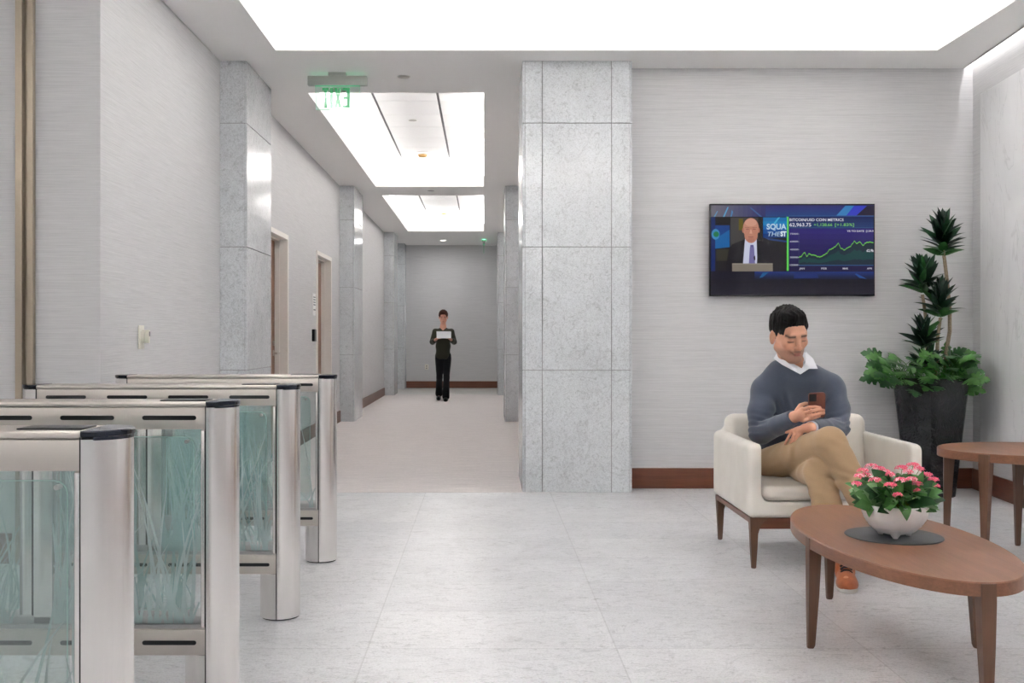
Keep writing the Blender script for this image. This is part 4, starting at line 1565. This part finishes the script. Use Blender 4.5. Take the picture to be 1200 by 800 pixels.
F.rbox((0, 0, 0), (ax1 - ax0 - 0.09, 0.12, 0.37), 0.055, c=np.array([1.814, ay1 - 0.13, 0.565]), R=[[1, 0, 0], [0, math.cos(a), math.sin(a)], [0, -math.sin(a), math.cos(a)]])
F.build('back_cushion', leather, chair, 1)
b = B()
b.box(ax0 + 0.03, ax1 - 0.03, ay0 + 0.02, ay0 + 0.045, 0.205, 0.262, 0.003); b.box(ax0 + 0.03, ax1 - 0.03, ay1 - 0.05, ay1 - 0.025, 0.205, 0.262, 0.003)
b.box(ax0 + 0.012, ax0 + 0.035, ay0 + 0.03, ay1 - 0.03, 0.235, 0.262, 0.003); b.box(ax1 - 0.035, ax1 - 0.012, ay0 + 0.03, ay1 - 0.03, 0.235, 0.262, 0.003)
b.build('base_frame', M['wood_x'], chair, 0)
for sx, lx in ((1, ax0 + 0.012), (-1, ax1 - 0.012)):
    for sy, ly in ((1, ay0 + 0.012), (-1, ay1 - 0.02)):
        b = B()
        prev = None
        for z, w in ((0.0, 0.021), (0.006, 0.024), (0.10, 0.032), (0.18, 0.040), (0.215, 0.052), (0.245, 0.075), (0.263, 0.10)):
            d = w if z < 0.2 else 0.045
            o1 = 0.012 * (1 - z / 0.26)
            pts = [(lx + sx * o1, ly + sy * o1), (lx + sx * (o1 + w), ly + sy * o1), (lx + sx * (o1 + w), ly + sy * (o1 + d)), (lx + sx * o1, ly + sy * (o1 + d))]
            cur = [b.bm.verts.new((p[0], p[1], z)) for p in pts]
            if prev:
                for i in range(4):
                    b.bm.faces.new((prev[i], prev[(i + 1) % 4], cur[(i + 1) % 4], cur[i]))
            else:
                b.bm.faces.new(cur)
            prev = cur
        b.bm.faces.new(prev)
        bmesh.ops.bevel(b.bm, geom=[e for e in b.bm.edges if abs(e.verts[0].co.z - e.verts[1].co.z) > 0.004], offset=0.005, segments=2, affect='EDGES')
        b.build('leg', M['wood_z'], chair, 60)


# ------------------------------------------------------------------ people
def frame(yaw, pitch, roll):
    """columns: head-right (viewer's right when facing the camera), forward, up. yaw>0 turns to +x, pitch>0 looks down"""
    f = np.array([0, -1.0, 0]); u = np.array([0, 0, 1.0]); r = np.array([1.0, 0, 0])
    R = Matrix.Rotation(yaw, 3, 'Z')
    base = np.array(R) @ np.stack([r, f, u], 1)
    ax = Vector(base[:, 0])
    P = np.array(Matrix.Rotation(pitch, 3, ax))
    base = P @ base
    Rl = np.array(Matrix.Rotation(roll, 3, Vector(base[:, 1])))
    return Rl @ base


class Head:
    def __init__(s, c, R, sc):
        s.c, s.R, s.s = np.array(c, float), R, sc

    def p(s, *q):
        return s.c + s.R @ (np.array(q) * s.s)

    def loc(s, P):
        return ((P - s.c) @ s.R) / s.s

    def skull(s, F, male=True):
        e = lambda c, r, k=0.012, op='add', R=None: F.ell(s.p(*c), [x * s.s for x in r], s.R if R is None else R, k * s.s, op)
        c = lambda a, b, ra, rb, k=0.01, op='add': F.cap(s.p(*a), s.p(*b), ra * s.s, rb * s.s, k * s.s, op)
        e((0, -.018, .038), (.074, .094, .084))
        e((0, .030, -.020), (.060, .058, .082), .03)
        jw = .050 if male else .043
        for q in (-1, 1):
            c((q * jw, .005, -.055), (q * .020, .062, -.096), .022, .016, .025)
            e((q * .040, .060, -.018), (.020, .018, .018), .02)
        e((0, .066, -.097), (.022, .018, .018), .015)
        c((-.034, .080, .024), (.034, .080, .024), .010, .010, .014)
        for q in (-1, 1):
            e((q * .031, .095, .004), (.017, .012, .010), .008, 'cut')
            e((q * .031, .074, .003), (.0145, .0145, .012), .003)
            c((q * .046, .072, .002), (q * .018, .0865, .0), .0022, .0022, .003)       # lid line
        c((0, .088, .012), (0, .108, -.026), .0075, .0105, .010)
        for q in (-1, 1):
            e((q * .0115, .097, -.030), (.0085, .010, .0075), .006)
        e((0, .082, -.050), (.026, .014, .012), .012)
        e((0, .0945, -.055), (.021, .007, .0045), .003)
        e((0, .0925, -.0645), (.019, .0075, .0055), .003)
        c((-.024, .090, -.0600), (.024, .090, -.0600), .002, .002, .002, 'cut')
        for q in (-1, 1):
            e((q * .078, -.008, -.008), (.010, .021, .035), .006)
            e((q * .088, -.002, -.002), (.006, .011, .018), .004, 'cut')


def hand_fingers(F, fingers, k=0.004):
    """each finger: list of points, list of radii"""
    for pts, rad in fingers:
        F.chain(pts, rad, k)


def A3(*q): return np.array(q, float)


# ---- the seated man
man = root('person', (1.70, 5.2, 0), 'seated person in slate sweater and khaki trousers, legs crossed, looking at a phone', 'person')
SCM = 1.12
HR = frame(math.radians(10), math.radians(21), math.radians(6))
HM = Head(W(925, 392, 5.56), HR, SCM * 1.06)
skin = attr_mat('skin', 0.5, 0.4, 0.06)
J = dict(
    neck=W(932, 436, 5.68), shR=W(896, 459, 5.72), shL=W(975, 457, 5.72), chest=W(935, 480, 5.74), belly=W(924, 520, 5.72), pelvis=W(917, 542, 5.76),
    elR=W(891, 507, 5.60), wrR=W(930.5, 488.5, 5.36), elL=W(982, 502, 5.60), wrL=W(950, 501.0, 5.275),
    hipR=W(903, 545, 5.70), knR=W(973, 518, 5.12), anR=W(1014, 603, 4.98), hipL=W(938, 548, 5.72), knL=W(960, 553, 5.15), anL=W(990, 664, 4.99))
t1 = lambda a, b, t: J[a] * (1 - t) + J[b] * t

# right hand: back towards the camera, fingers closed round the phone
palm = W(938.5, 486, 5.325)
fr = []
def FG(pts, r0, r1):
    n = len(pts)
    return ([W(*q) for q in pts], [r0 + (r1 - r0) * i / (n - 1) for i in range(n)])
fR = [FG([(941, 479.5, 5.315), (948, 477.0, 5.270), (955.5, 476.6, 5.262), (961, 477.5, 5.268)], .0098, .0080),
      FG([(943, 484.0, 5.305), (951, 481.5, 5.262), (959.5, 480.3, 5.254), (965.3, 480.6, 5.262)], .0098, .0080),
      FG([(943, 488.5, 5.305), (951, 486.6, 5.262), (960, 484.8, 5.255), (965.6, 484.0, 5.264)], .0096, .0078),
      FG([(941.5, 492.5, 5.315), (948, 491.2, 5.272), (955, 489.2, 5.264), (960.5, 487.4, 5.270)], .0090, .0072)]
thR = FG([(934, 481, 5.34), (938, 475, 5.335), (943.5, 473.0, 5.335), (949.5, 473.0, 5.345)], .0130, .0095)
# left hand: resting on the crossed thigh, fingers pointing down
fL = [FG([(942, 503, 5.285), (940, 506.5, 5.290), (937.8, 510, 5.302), (936, 513, 5.318)], .0092, .0072),
      FG([(937.5, 503.5, 5.300), (935, 509, 5.308), (932.6, 515, 5.325), (931, 518.8, 5.340)], .0094, .0072),
      FG([(933, 504, 5.320), (930, 510, 5.325), (927.2, 517, 5.343), (925.8, 521.2, 5.358)], .0094, .0072),
      FG([(928.5, 505, 5.345), (924.8, 510.5, 5.352), (921.6, 516.5, 5.366), (920, 520, 5.380)], .0086, .0066)]
thL = FG([(943, 500, 5.305), (935, 501.5, 5.35), (927, 504.5, 5.380), (921.5, 506.5, 5.395)], .0110, .0080)

F = Field((1.40, 4.70, 0.00), (2.20, 5.98, 1.42), 0.0042)
HM.skull(F)
F.cap(HM.p(0, -.02, -.06), J['neck'], .062, .066, .03)
F.cap(J['neck'], J['chest'], .06, .12, .05)
F.cap(t1('shR', 'neck', .1), t1('shL', 'neck', .1), .052, .052, .06)
F.ell(J['chest'], (.15, .10, .16), k=.05); F.ell(J['belly'], (.14, .11, .13), k=.06); F.ell(J['pelvis'], (.15, .11, .09), k=.05)
for s in 'RL':
    F.cap(J['sh' + s], J['el' + s], .052, .044, .03)
    F.cap(J['el' + s], J['wr' + s], .042, .028, .01)
    F.cap(J['hip' + s], J['kn' + s], .078, .056, .03)
    F.cap(J['kn' + s], J['an' + s], .052, .036, .01)
F.cap(J['wrR'], palm, .029, .030, .012)
for q in (0, 1, 2, 3):
    F.cap(W(933, 486.5, 5.35), fR[q][0][0], .019, .0125, .010)
hand_fingers(F, fR + [thR], 0.002)
F.cap(J['wrL'], W(943, 501.5, 5.285), .027, .023, .012)
for q in range(4):
    F.cap(W(945, 501.2, 5.28), fL[q][0][0], .016, .0115, .010)
hand_fingers(F, fL + [thL], 0.0)
# feet inside the shoes
footL = [W(990.5, 0, 4.99) * [1, 1, 0] + A3(0, 0, .06), W(992, 0, 4.82) * [1, 1, 0] + A3(0, 0, .045)]
F.chain([J['anL'], footL[0], footL[1]], [.030, .028, .026], .01)
footR = [J['anR'] + A3(.01, -.02, -.05), J['anR'] + A3(.075, -.165, -.115)]
F.chain([J['anR'], footR[0], footR[1]], [.036, .034, .028], .01)


def skin_tone(P, H, base=(214, 158, 130), hair=(96, 74, 62), stub=True):
    L = H.loc(P)
    c = np.tile(np.array(lin(base)), (len(P), 1))
    r, f, u = L[:, 0], L[:, 1], L[:, 2]
    def blend(mask, rgb, amt):
        nonlocal c
        m = (mask * amt)[:, None]
        c = c * (1 - m) + np.array(lin(rgb)) * m
    near = (np.abs(r) < .1) & (u > -.13) & (u < .14) & (f > -.12)
    g = lambda x, s: np.exp(-(x / s) ** 2)
    blend(near * g(np.abs(r) - .045, .02) * g(u + .03, .025) * (f > .03), (220, 146, 118), .25)     # cheeks
    blend(near * g(r, .014) * g(u + .026, .018) * (f > .09), (214, 138, 116), .25)      # nose
    if stub:
        jaw = near * (f > .0) * np.clip((-.038 - u) / .02, 0, 1) * (np.abs(r) < .075) * np.clip((u + .135) / .02, 0, 1)
        blend(jaw, (124, 102, 92), .48)
        blend(near * g(u + .048, .006) * g(r, .028) * (f > .07), (84, 66, 58), .6)
    blend(near * (((np.abs(r) / .022) ** 2 + ((u + .0605) / .0095) ** 2) < 1) * (f > .084), (176, 110, 98), .8)
    br = near * (f > .06) * g(u - .0235 - .05 * (.03 - np.abs(np.abs(r) - .03)), .0058) * ((np.abs(r) > .012) & (np.abs(r) < .052))
    blend(br, hair, .9)
    blend(near * (f > .07) * g(u + .0012, .0036) * ((np.abs(r) > .018) & (np.abs(r) < .045)), (58, 40, 34), .8)   # lashes
    return c


tips = np.array([f_[0][-1] for f_ in fR + fL])


def man_tone(P):
    c = skin_tone(P, HM, hair=(44, 34, 30))
    for t in tips:
        d = np.linalg.norm(P - t, axis=1)
        m = np.clip(1 - d / .016, 0, 1)[:, None] * 0.5
        c = c * (1 - m) + np.array(lin((226, 160, 142))) * m
    return c


F.build('body', skin, man, 1, man_tone)

# hair
hairm = Nodes('dark_hair')
f = hairm.noise(hairm.coords((1, 1, 1)), 60, 4, 0.7, 1.5)
hairm.bump(f, 0.9, 0.01)
hairm.set(hairm.ramp(f, [(0.35, lin((16, 14, 15))), (0.7, lin((34, 29, 28)))]), 0.65, 0, 0.15)
hairm = hairm.m


def hair(H, mat, parent, h, lo=(-.12, -.14, -.09), hi=(.12, .13, .16), bulk=1.0, nape=-.045, long=False):
    c = H.c
    F = Field(c - .19, c + .19, h)
    e = lambda q, r, k=0.01, op='add': F.ell(H.p(*q), [x * H.s for x in r], H.R, k * H.s, op)
    e((0, -.020, .044), (.081 * bulk, .103 * bulk, .089 * bulk))
    e((.006, .030, .106), (.044, .036, .018), .02)
    e((-.03, .03, .098), (.04, .05, .026), .02)
    # face opening
    e((0, .105, -.004), (.059, .064, .088), .006, 'cut')
    e((0, .085, -.085), (.085, .085, .075), .006, 'cut')
    for q in (-1, 1):
        e((q * .034, .105, .026), (.038, .062, .054), .006, 'cut')
    for q in (-1, 1):
        e((q * .088, -.004, -.010), (.018, .024, .034), .004, 'cut')
    p = H.p(0, -.05, nape)
    n = -H.R[:, 2] - 0.35 * -H.R[:, 1] * -1
    F.plane(p, n)
    def rip(x, y, z):
        L = H.loc(np.stack([x, y, z], 1))
        return 0.0035 * np.sin(L[:, 0] * 190 + 60 * L[:, 1] + 3 * np.sin(L[:, 1] * 60)) * np.sin(L[:, 2] * 50 + L[:, 1] * 70 + 2) + 0.0015 * np.sin(L[:, 0] * 420 + L[:, 1] * 160)
    F.warp(rip)
    return F.build('hair', mat, parent, 0)


hair(HM, hairm, man, 0.004)

# white shirt: collar and a sliver of cuff
shirt = cloth('white_shirt', (236, 238, 244), 0.8, 500, 0.1, 0.03)
F = Field(J['neck'] - .25, J['neck'] + .25, 0.004)
F.cap(W(931, 421, 5.67), W(933, 436, 5.67), .072, .070, 0)
F.cap(W(932, 400, 5.60), W(936, 433, 5.55), .064, .056, .004, 'cut')
F.plane(W(931, 413.5, 5.67), (0, -.75, 1))
F.build('shirt', shirt, man, 1)
for pts in ([(912, 410.5, 5.67), (906.5, 420, 5.65), (917, 427.5, 5.585), (938, 438.5, 5.535), (941.5, 432.5, 5.54), (930, 428.5, 5.555), (918, 419.5, 5.60)],
            [(944, 411.5, 5.66), (953, 420, 5.61), (958.5, 432, 5.545), (948, 432, 5.525), (938, 438.5, 5.53), (940, 430.5, 5.54), (944.5, 423, 5.575)]):
    b = B()
    v = [b.bm.verts.new(W(*p)) for p in pts]
    g = [b.bm.verts.new(W(p[0], p[1], p[2] + .006)) for p in pts]
    n = len(v)
    b.bm.faces.new(v); b.bm.faces.new(g[::-1])
    for i in range(n):
        b.bm.faces.new((v[i], g[i], g[(i + 1) % n], v[(i + 1) % n]))
    bmesh.ops.triangulate(b.bm, faces=[f_ for f_ in b.bm.faces if len(f_.verts) > 4])
    b.build('collar', shirt, man, 60)
F = Field(J['wrL'] - .06, J['wrL'] + .06, 0.003)
w0, w1 = J['wrL'], J['wrL'] * .8 + J['elL'] * .2
F.cap(w0 * 1.0, w1, .034, .037, 0)
F.plane(w0 + (w1 - w0) * 0.0, w0 - w1)
F.plane(w1, w1 - w0)
F.build('cuff', shirt, man, 1)

# sweater
sweater = cloth('slate_knit', (80, 87, 102), 0.95, 420, 0.3, 0.16)
F = Field((1.42, 5.25, 0.44), (2.08, 5.99, 1.16), 0.006)
F.ell(J['chest'] + A3(0, 0, .02), (.168, .128, .17), k=.03)
F.ell(J['belly'] + A3(0, 0, 0), (.155, .142, .145), k=.07)
F.ell(J['pelvis'] + A3(0, 0, .01), (.180, .145, .075), k=.05)
F.cap(t1('shR', 'neck', .02), t1('shL', 'neck', .02), .068, .068, .06)
F.cap(J['neck'] + A3(0, .01, -.045), J['shR'] + A3(.015, 0, .0), .078, .066, .06)
F.cap(J['neck'] + A3(0, .01, -.045), J['shL'] + A3(-.015, 0, .0), .078, .066, .06)
for s, dx in (('R', -1), ('L', 1)):
    F.chain([J['sh' + s], (J['sh' + s] + J['el' + s]) / 2 + A3(dx * .012, 0, 0), J['el' + s]], [.071, .068, .060], .018)
    F.chain([J['el' + s], J['el' + s] * .45 + J['wr' + s] * .55 + A3(0, 0, -.006), J['wr' + s]], [.060, .052, .040], .012)
# V neck
F.cap(W(914, 437, 5.68), W(897, 453, 5.70), .070, .064, .03)
F.cap(W(948, 440, 5.68), W(972, 450, 5.70), .070, .064, .03)
F.cap(W(918, 441, 5.66), W(948, 445, 5.66), .072, .062, .06)
F.cap(W(931, 398, 5.66), W(932, 417, 5.63), .096, .080, .006, 'cut')
F.cap(W(934, 420, 5.57), W(938, 433.5, 5.52), .045, .014, .006, 'cut')
for s in 'RL':
    d = J['wr' + s] - J['el' + s]; d /= np.linalg.norm(d)
    # cuffs end square at the wrist
    p = J['wr' + s] - d * (.004 if s == 'R' else .02)
    sl, X, Y_, Z = F._sub(J['wr' + s] - .075, J['wr' + s] + .075)
    dd = ((X - p[0]) * d[0] + (Y_ - p[1]) * d[1] + (Z - p[2]) * d[2]).astype(np.float32)
    rr2 = np.sqrt((X - J['wr' + s][0]) ** 2 + (Y_ - J['wr' + s][1]) ** 2 + (Z - J['wr' + s][2]) ** 2)
    F.F[sl] = np.where((dd > 0) & (rr2 < .072), np.maximum(F.F[sl], dd), F.F[sl])


def folds(x, y, z):
    o = 0
    for s, c, w, fr_, dirv in ((1, J['elR'] + A3(.0, -.02, .01), .075, 150, (0.3, .5, 1)), (1, J['elL'] + A3(0, -.02, 0), .08, 150, (-.3, .5, 1)),
                               (1, J['shR'] + A3(.06, -.05, -.07), .07, 110, (1, 0, .5)), (1, J['shL'] + A3(-.06, -.05, -.07), .07, 110, (-1, 0, .5)),
                               (1, J['belly'] + A3(0, -.1, -.04), .12, 85, (.15, 0, 1))):
        d = np.sqrt((x - c[0]) ** 2 + (y - c[1]) ** 2 + (z - c[2]) ** 2)
        o = o + .0085 * np.exp(-(d / w) ** 2) * np.sin(fr_ * (dirv[0] * x + dirv[1] * y + dirv[2] * z) + 2 * np.sin(30 * x))
    return o


F.warp(folds)
F.build('sweater', sweater, man, 1)
# ribbed neckband
b = B()
pts = [(-.092, .01, .026), (-.088, -.05, -.004), (-.060, -.098, -.044), (-.025, -.122, -.078), (.008, -.130, -.098), (.042, -.124, -.076), (.085, -.098, -.040), (.104, -.045, -.004), (.100, .01, .024)]

# trousers
khaki = cloth('khaki_cotton', (178, 150, 116), 0.85, 500, 0.15, 0.06)
F = Field((1.44, 4.85, 0.10), (2.12, 5.97, 0.86), 0.0065)
F.ell(J['pelvis'] + A3(0.01, -.02, -.02), (.185, .155, .105))
F.chain([J['hipL'], J['hipL'] * .5 + J['knL'] * .5, J['knL']], [.102, .090, .076], .03)
F.chain([J['knL'], J['knL'] * .5 + J['anL'] * .5 + A3(-.005, 0.01, 0), J['anL'] + A3(0, 0, .03)], [.076, .068, .058], .014)
F.chain([J['hipR'], J['hipR'] * .5 + J['knR'] * .5 + A3(0, 0, .0), J['knR']], [.100, .090, .078], .012)
F.chain([J['knR'], J['knR'] * .5 + J['anR'] * .5 + A3(.012, .01, .005), J['anR'] + A3(-.005, 0, .03)], [.078, .070, .057], .012)
F.plane(J['anL'] + A3(0, 0, .012), (0, 0, -1))


def folds2(x, y, z):
    o = 0
    for c, w, fr_, dv, am in ((J['hipR'] + A3(.06, -.12, .04), .10, 120, (.9, .2, -.6), .006), (t1('hipR', 'knR', .62) + A3(0, -.06, 0), .09, 140, (1, .1, .25), .008),
                              (J['knL'] + A3(0, -.04, .02), .07, 130, (.3, 0, 1), .004), (J['knR'] + A3(.02, -.03, -.12), .10, 110, (.6, 0, .9), .004),
                              (t1('knL', 'anL', .5), .14, 70, (.5, 0, 1), .004)):
        d = np.sqrt((x - c[0]) ** 2 + (y - c[1]) ** 2 + (z - c[2]) ** 2)
        o = o + 1.6 * am * np.exp(-(d / w) ** 2) * np.sin(fr_ * (dv[0] * x + dv[1] * y + dv[2] * z) + 2.2 * np.sin(26 * z + 20 * y))
    return o


F.warp(folds2)
F.build('trousers', khaki, man, 1)

# shoes
orange = flat('tan_leather', (172, 92, 52), 0.38, speck=0.15, scale=40)
sole_m = flat('white_rubber', (232, 230, 224), 0.5, speck=0.02)
lace_m = flat('dark_lace', (44, 40, 48), 0.8)


def shoe(heel, toe, up, parent):
    heel, toe = np.array(heel, float), np.array(toe, float)
    d = toe - heel; L = np.linalg.norm(d); f = d / L
    up = np.array(up, float); up -= f * (up @ f); up /= np.linalg.norm(up)
    s = np.cross(f, up)
    R = np.stack([s, f, up], 1)
    at = lambda a, bb, c: heel + s * a + f * bb * L + up * c
    F = Field(np.minimum(heel, toe) - .12, np.maximum(heel, toe) + .16, 0.004)
    F.ell(at(0, .16, .050), (.038, .05, .050), R)
    F.ell(at(0, .50, .040), (.044, .10, .042), R, .03)
    F.ell(at(0.002, .80, .032), (.050, .072, .036), R, .03)
    F.cap(at(0, .24, .06), at(0, .22, .125), .046, .046, .02)
    F.cap(at(0, .30, .10), at(0, .42, .085), .024, .022, .02)
    F.plane(at(0, 0, .016), -up)
    F.plane(at(0, .2, .125), up * 1 + f * .1)
    sh = F.build('shoe', orange, parent, 1)
    b = B()
    n = 40
    def outl(z, g):
        o = []
        for i in range(n):
            a = 2 * math.pi * i / n
            y = .5 + .53 * math.sin(a)
            w = (.047 + .008 * math.sin(a)) * (1 - .0 * y)
            w *= (abs(math.cos(a)) ** .75) * (1 if math.cos(a) > 0 else -1)
            o.append(b.bm.verts.new(at(w * (1 + g), .5 + (y - .5) * (1 + g), z)))
        return o
    r0, r1, r2, r3 = outl(0, -.04), outl(.004, 0.02), outl(.022, 0.02), outl(.026, -.05)
    b.bm.faces.new(r0[::-1]); b.bm.faces.new(r3)
    for A, C in ((r0, r1), (r1, r2), (r2, r3)):
        for i in range(n):
            b.bm.faces.new((A[i], A[(i + 1) % n], C[(i + 1) % n], C[i]))
    b.build('sole', sole_m, sh, 50)
    b = B()
    for i in range(5):
        y = .36 + i * .066
        z = .112 - i * .0095
        b.tube([at(-.026, y, z - .012), at(-.012, y + .02, z), at(.012, y + .03, z), at(.026, y + .045, z - .012)], .0040, 6)
        b.tube([at(.026, y, z - .012), at(.012, y + .02, z + .001), at(-.012, y + .03, z + .001), at(-.026, y + .045, z - .012)], .0040, 6)
    for q in (-1, 1):
        b.tube([at(0, .37, .114), at(q * .018, .35, .130), at(q * .036, .41, .112), at(q * .012, .41, .112)], .0035, 6)
    b.build('laces', lace_m, sh)
    return sh


fx = W(991, 0, 5.03)[0]
shoe((fx, 5.055, 0.0), (W(994.5, 0, 4.775)[0], 4.775, 0.0), (0, 0, 1), man)
q0 = J['anR'] + A3(-.005, .05, -.085)
shoe(q0, q0 + A3(.10, -.24, -.075), (0.1, -.35, 1), man)

# phone
ph_c = A3(*W(957, 474.6, 5.302))
phone = root('smartphone', ph_c, 'dark phone in a brown leather case held up by the seated man', 'phone')
tl = math.radians(12)
Mp = Matrix.Translation(ph_c) @ Matrix.Rotation(math.radians(-3), 4, 'Y') @ Matrix.Rotation(tl, 4, 'X')


def rrect(w, h, r, y, n=6):
    pts = []
    for cx, cz, a in ((w - r, h - r, 0), (-w + r, h - r, 90), (-w + r, -h + r, 180), (w - r, -h + r, 270)):
        for q in range(n):
            t = math.radians(a + 90 * q / (n - 1))
            pts.append(Mp @ Vector((cx + r * math.cos(t), y, cz + r * math.sin(t))))
    return pts


dv = Mp.to_3x3() @ Vector((0, 1, 0))
b = B(); b.prism(rrect(.043, .067, .012, -.0055), dv * .011, .0015); b.build('case', flat('brown_leather', (112, 58, 42), 0.5, speck=0.15, scale=120), phone)
b = B(); b.prism(rrect(.040, .064, .011, .0056), dv * .0006); b.build('display', M['black'], phone, 0)
b = B()
for (dx, dz) in ((-.031, .052), (-.031, .033), (-.014, .0425)):
    c = Mp @ Vector((dx, -.0055, dz))
    b.cyl(c, c - dv * .0035, .0068, n=16)
sq = [Mp @ Vector((cx, -.0055, cz)) for cx, cz in ((-.041, .062), (-.004, .062), (-.004, .023), (-.041, .023))]
b.prism(sq, -dv * .0015, .0008)
b.build('camera_module', flat('lens_black', (38, 34, 36), 0.15), phone)

# ---- the walking woman
WY = 18.95
wom = root('person', (-.77, WY, 0), 'standing person in dark green blouse and black trousers reading papers in the corridor', 'person')
V = lambda px, py, dy=0.0: W(px, py, WY + dy)
HW = Head(V(519.5, 371.5, -.03), frame(0.02, math.radians(16), 0), 1.0)
K = dict(neck=V(519.3, 383.0), shR=V(510.3, 388.5), shL=V(528.8, 388.5), chest=V(519.5, 394), waist=V(519.3, 406), hip=V(519.3, 417),
         elR=V(506.8, 400.5, -.02), elL=V(532.2, 400.5, -.02), wrR=V(511.8, 397, -.22), wrL=V(526.8, 396.6, -.22),
         hR=V(515.2, 420), hL=V(523.6, 420), kR=V(515.0, 442, -.02), kL=V(523.2, 442, -.06), aR=V(514.4, 461, .22), aL=V(522.5, 464.5, -.03))
F = Field((-1.15, WY - .42, 0.0), (-.40, WY + .42, 1.80), 0.0065)
HW.skull(F, False)
F.cap(HW.p(0, -.02, -.06), K['neck'], .048, .050, .02)
F.cap(K['neck'], K['chest'], .045, .09, .05)
F.cap(K['shR'], K['shL'], .042, .042, .05)
F.ell(K['chest'], (.125, .085, .13), k=.04); F.ell(K['waist'], (.11, .08, .13), k=.05); F.ell(K['hip'], (.135, .09, .10), k=.05)
for s in 'RL':
    F.cap(K['sh' + s], K['el' + s], .042, .034, .02); F.cap(K['el' + s], K['wr' + s], .034, .022, .01)
    F.cap(K['h' + s], K['k' + s], .072, .046, .03); F.cap(K['k' + s], K['a' + s], .044, .032, .01)
    q = 1 if s == 'R' else -1
    wv_ = K['wr' + s]
    pc = wv_ + A3(q * .035, -.03, .03)
    F.cap(wv_, pc, .022, .024, .01)
    for i in range(4):
        a0 = pc + A3(q * .012, -.012 + .0, .026 - i * .017)
        F.chain([a0, a0 + A3(q * .028, -.012, .008), a0 + A3(q * .050, -.004, .010)], [.0095, .0085, .0075], .003)
    F.chain([pc + A3(0, .012, .018), pc + A3(q * .018, .022, .042), pc + A3(q * .034, .014, .058)], [.011, .0095, .008], .003)
    an = K['a' + s]
    F.chain([an, A3(an[0], an[1] - .0, an[2] - .055), A3(an[0], an[1] - .16, max(.03, an[2] - .09))], [.032, .034, .024], .01)
F.build('body', skin, wom, 1, lambda P: skin_tone(P, HW, (216, 160, 138), (80, 52, 40), False))
hw = Nodes('auburn_hair')
f = hw.noise(hw.coords(), 60, 4, 0.7, 1.5); hw.bump(f, 0.8, 0.01)
hw.set(hw.ramp(f, [(0.35, lin((58, 36, 28))), (0.7, lin((84, 54, 42)))]), 0.7, 0, 0.15)
hair(HW, hw.m, wom, 0.006, bulk=1.06, nape=-.06)
blouse = cloth('olive_blouse', (58, 58, 46), 0.85, 200, 0.2, 0.12)
F = Field((-1.15, WY - .32, 0.75), (-.40, WY + .25, 1.50), 0.007)
F.ell(K['chest'], (.145, .108, .15), k=.04); F.ell(K['waist'], (.142, .105, .15), k=.06); F.ell(K['hip'] + A3(0, 0, -.0), (.147, .112, .12), k=.07)
F.cap(K['shR'], K['shL'], .054, .054, .05); F.cap(K['neck'] + A3(0, .01, -.02), K['chest'], .06, .1, .03)
for s in 'RL':
    F.cap(K['sh' + s], K['el' + s], .056, .052, .02)
    F.cap(K['el' + s], K['el' + s] * .55 + K['wr' + s] * .45, .052, .046, .01)
F.cap(K['neck'] + A3(0, -.02, .08), K['neck'] + A3(0, -.03, .01), .06, .055, .008, 'cut')
F.cap(K['neck'] + A3(0, -.07, .0), K['neck'] + A3(0, -.13, -.10), .05, .012, .008, 'cut')
F.plane(K['hip'] + A3(0, 0, -.055), (0, 0, -1))
F.warp(lambda x, y, z: .004 * np.sin(42 * x + 3 * np.sin(9 * z)) * np.clip((1.2 - z) * 3, 0, 1))
F.build('blouse', blouse, wom, 1)
F = Field((-1.1, WY - .35, 0.03), (-.45, WY + .45, 1.0), 0.008)
F.ell(K['hip'] + A3(0, 0, .01), (.148, .10, .10), k=.03)
for s in 'RL':
    F.chain([K['h' + s] + A3(0, 0, .0), K['k' + s], K['a' + s] + A3(0, 0, -.0)], [.086, .056, .068], .02)
F.plane((0, 0, .045), (0, 0, -1))
F.build('trousers', cloth('black_trousers', (20, 22, 26), 0.8, 300, 0.1, 0.1), wom, 1)
for s in 'RL':
    an = K['a' + s]
    F = Field(A3(an[0] - .1, an[1] - .3, 0), A3(an[0] + .1, an[1] + .12, .2), .006)
    base = 0.0 if s == 'L' else 0.012
    F.chain([A3(an[0], an[1] + .02, base + .04), A3(an[0], an[1] - .08, base + .036), A3(an[0], an[1] - .16, base + .03)], [.040, .041, .034], .02)
    F.plane((0, 0, base + .004), (0, 0, -1))
    F.plane((0, 0, base + .075), (0, 0, 1))
    F.build('shoe', M['black'], wom, 1)
pp = root('paper_sheets', V(520, 396, -.3), 'white paper sheets held in both hands by the standing person', 'paper')
b = B()
cx, cy_, cz = V(520, 392.2, -.28)
for k in range(3):
    th = math.radians(50 + 2 * k)
    y0_ = cy_ - .004 * k
    pts = []
    for (dx, dz) in ((-.125, -.10), (.125, -.10), (.12, .10), (-.135, .10)):
        pts.append((cx + dx + .006 * k, y0_ + dz * math.sin(th), cz + dz * math.cos(th)))
    b.prism(pts, (0, -.001, .0))
b.build('sheets', flat('paper', (214, 216, 220), 0.8, speck=0.03), pp, 0)
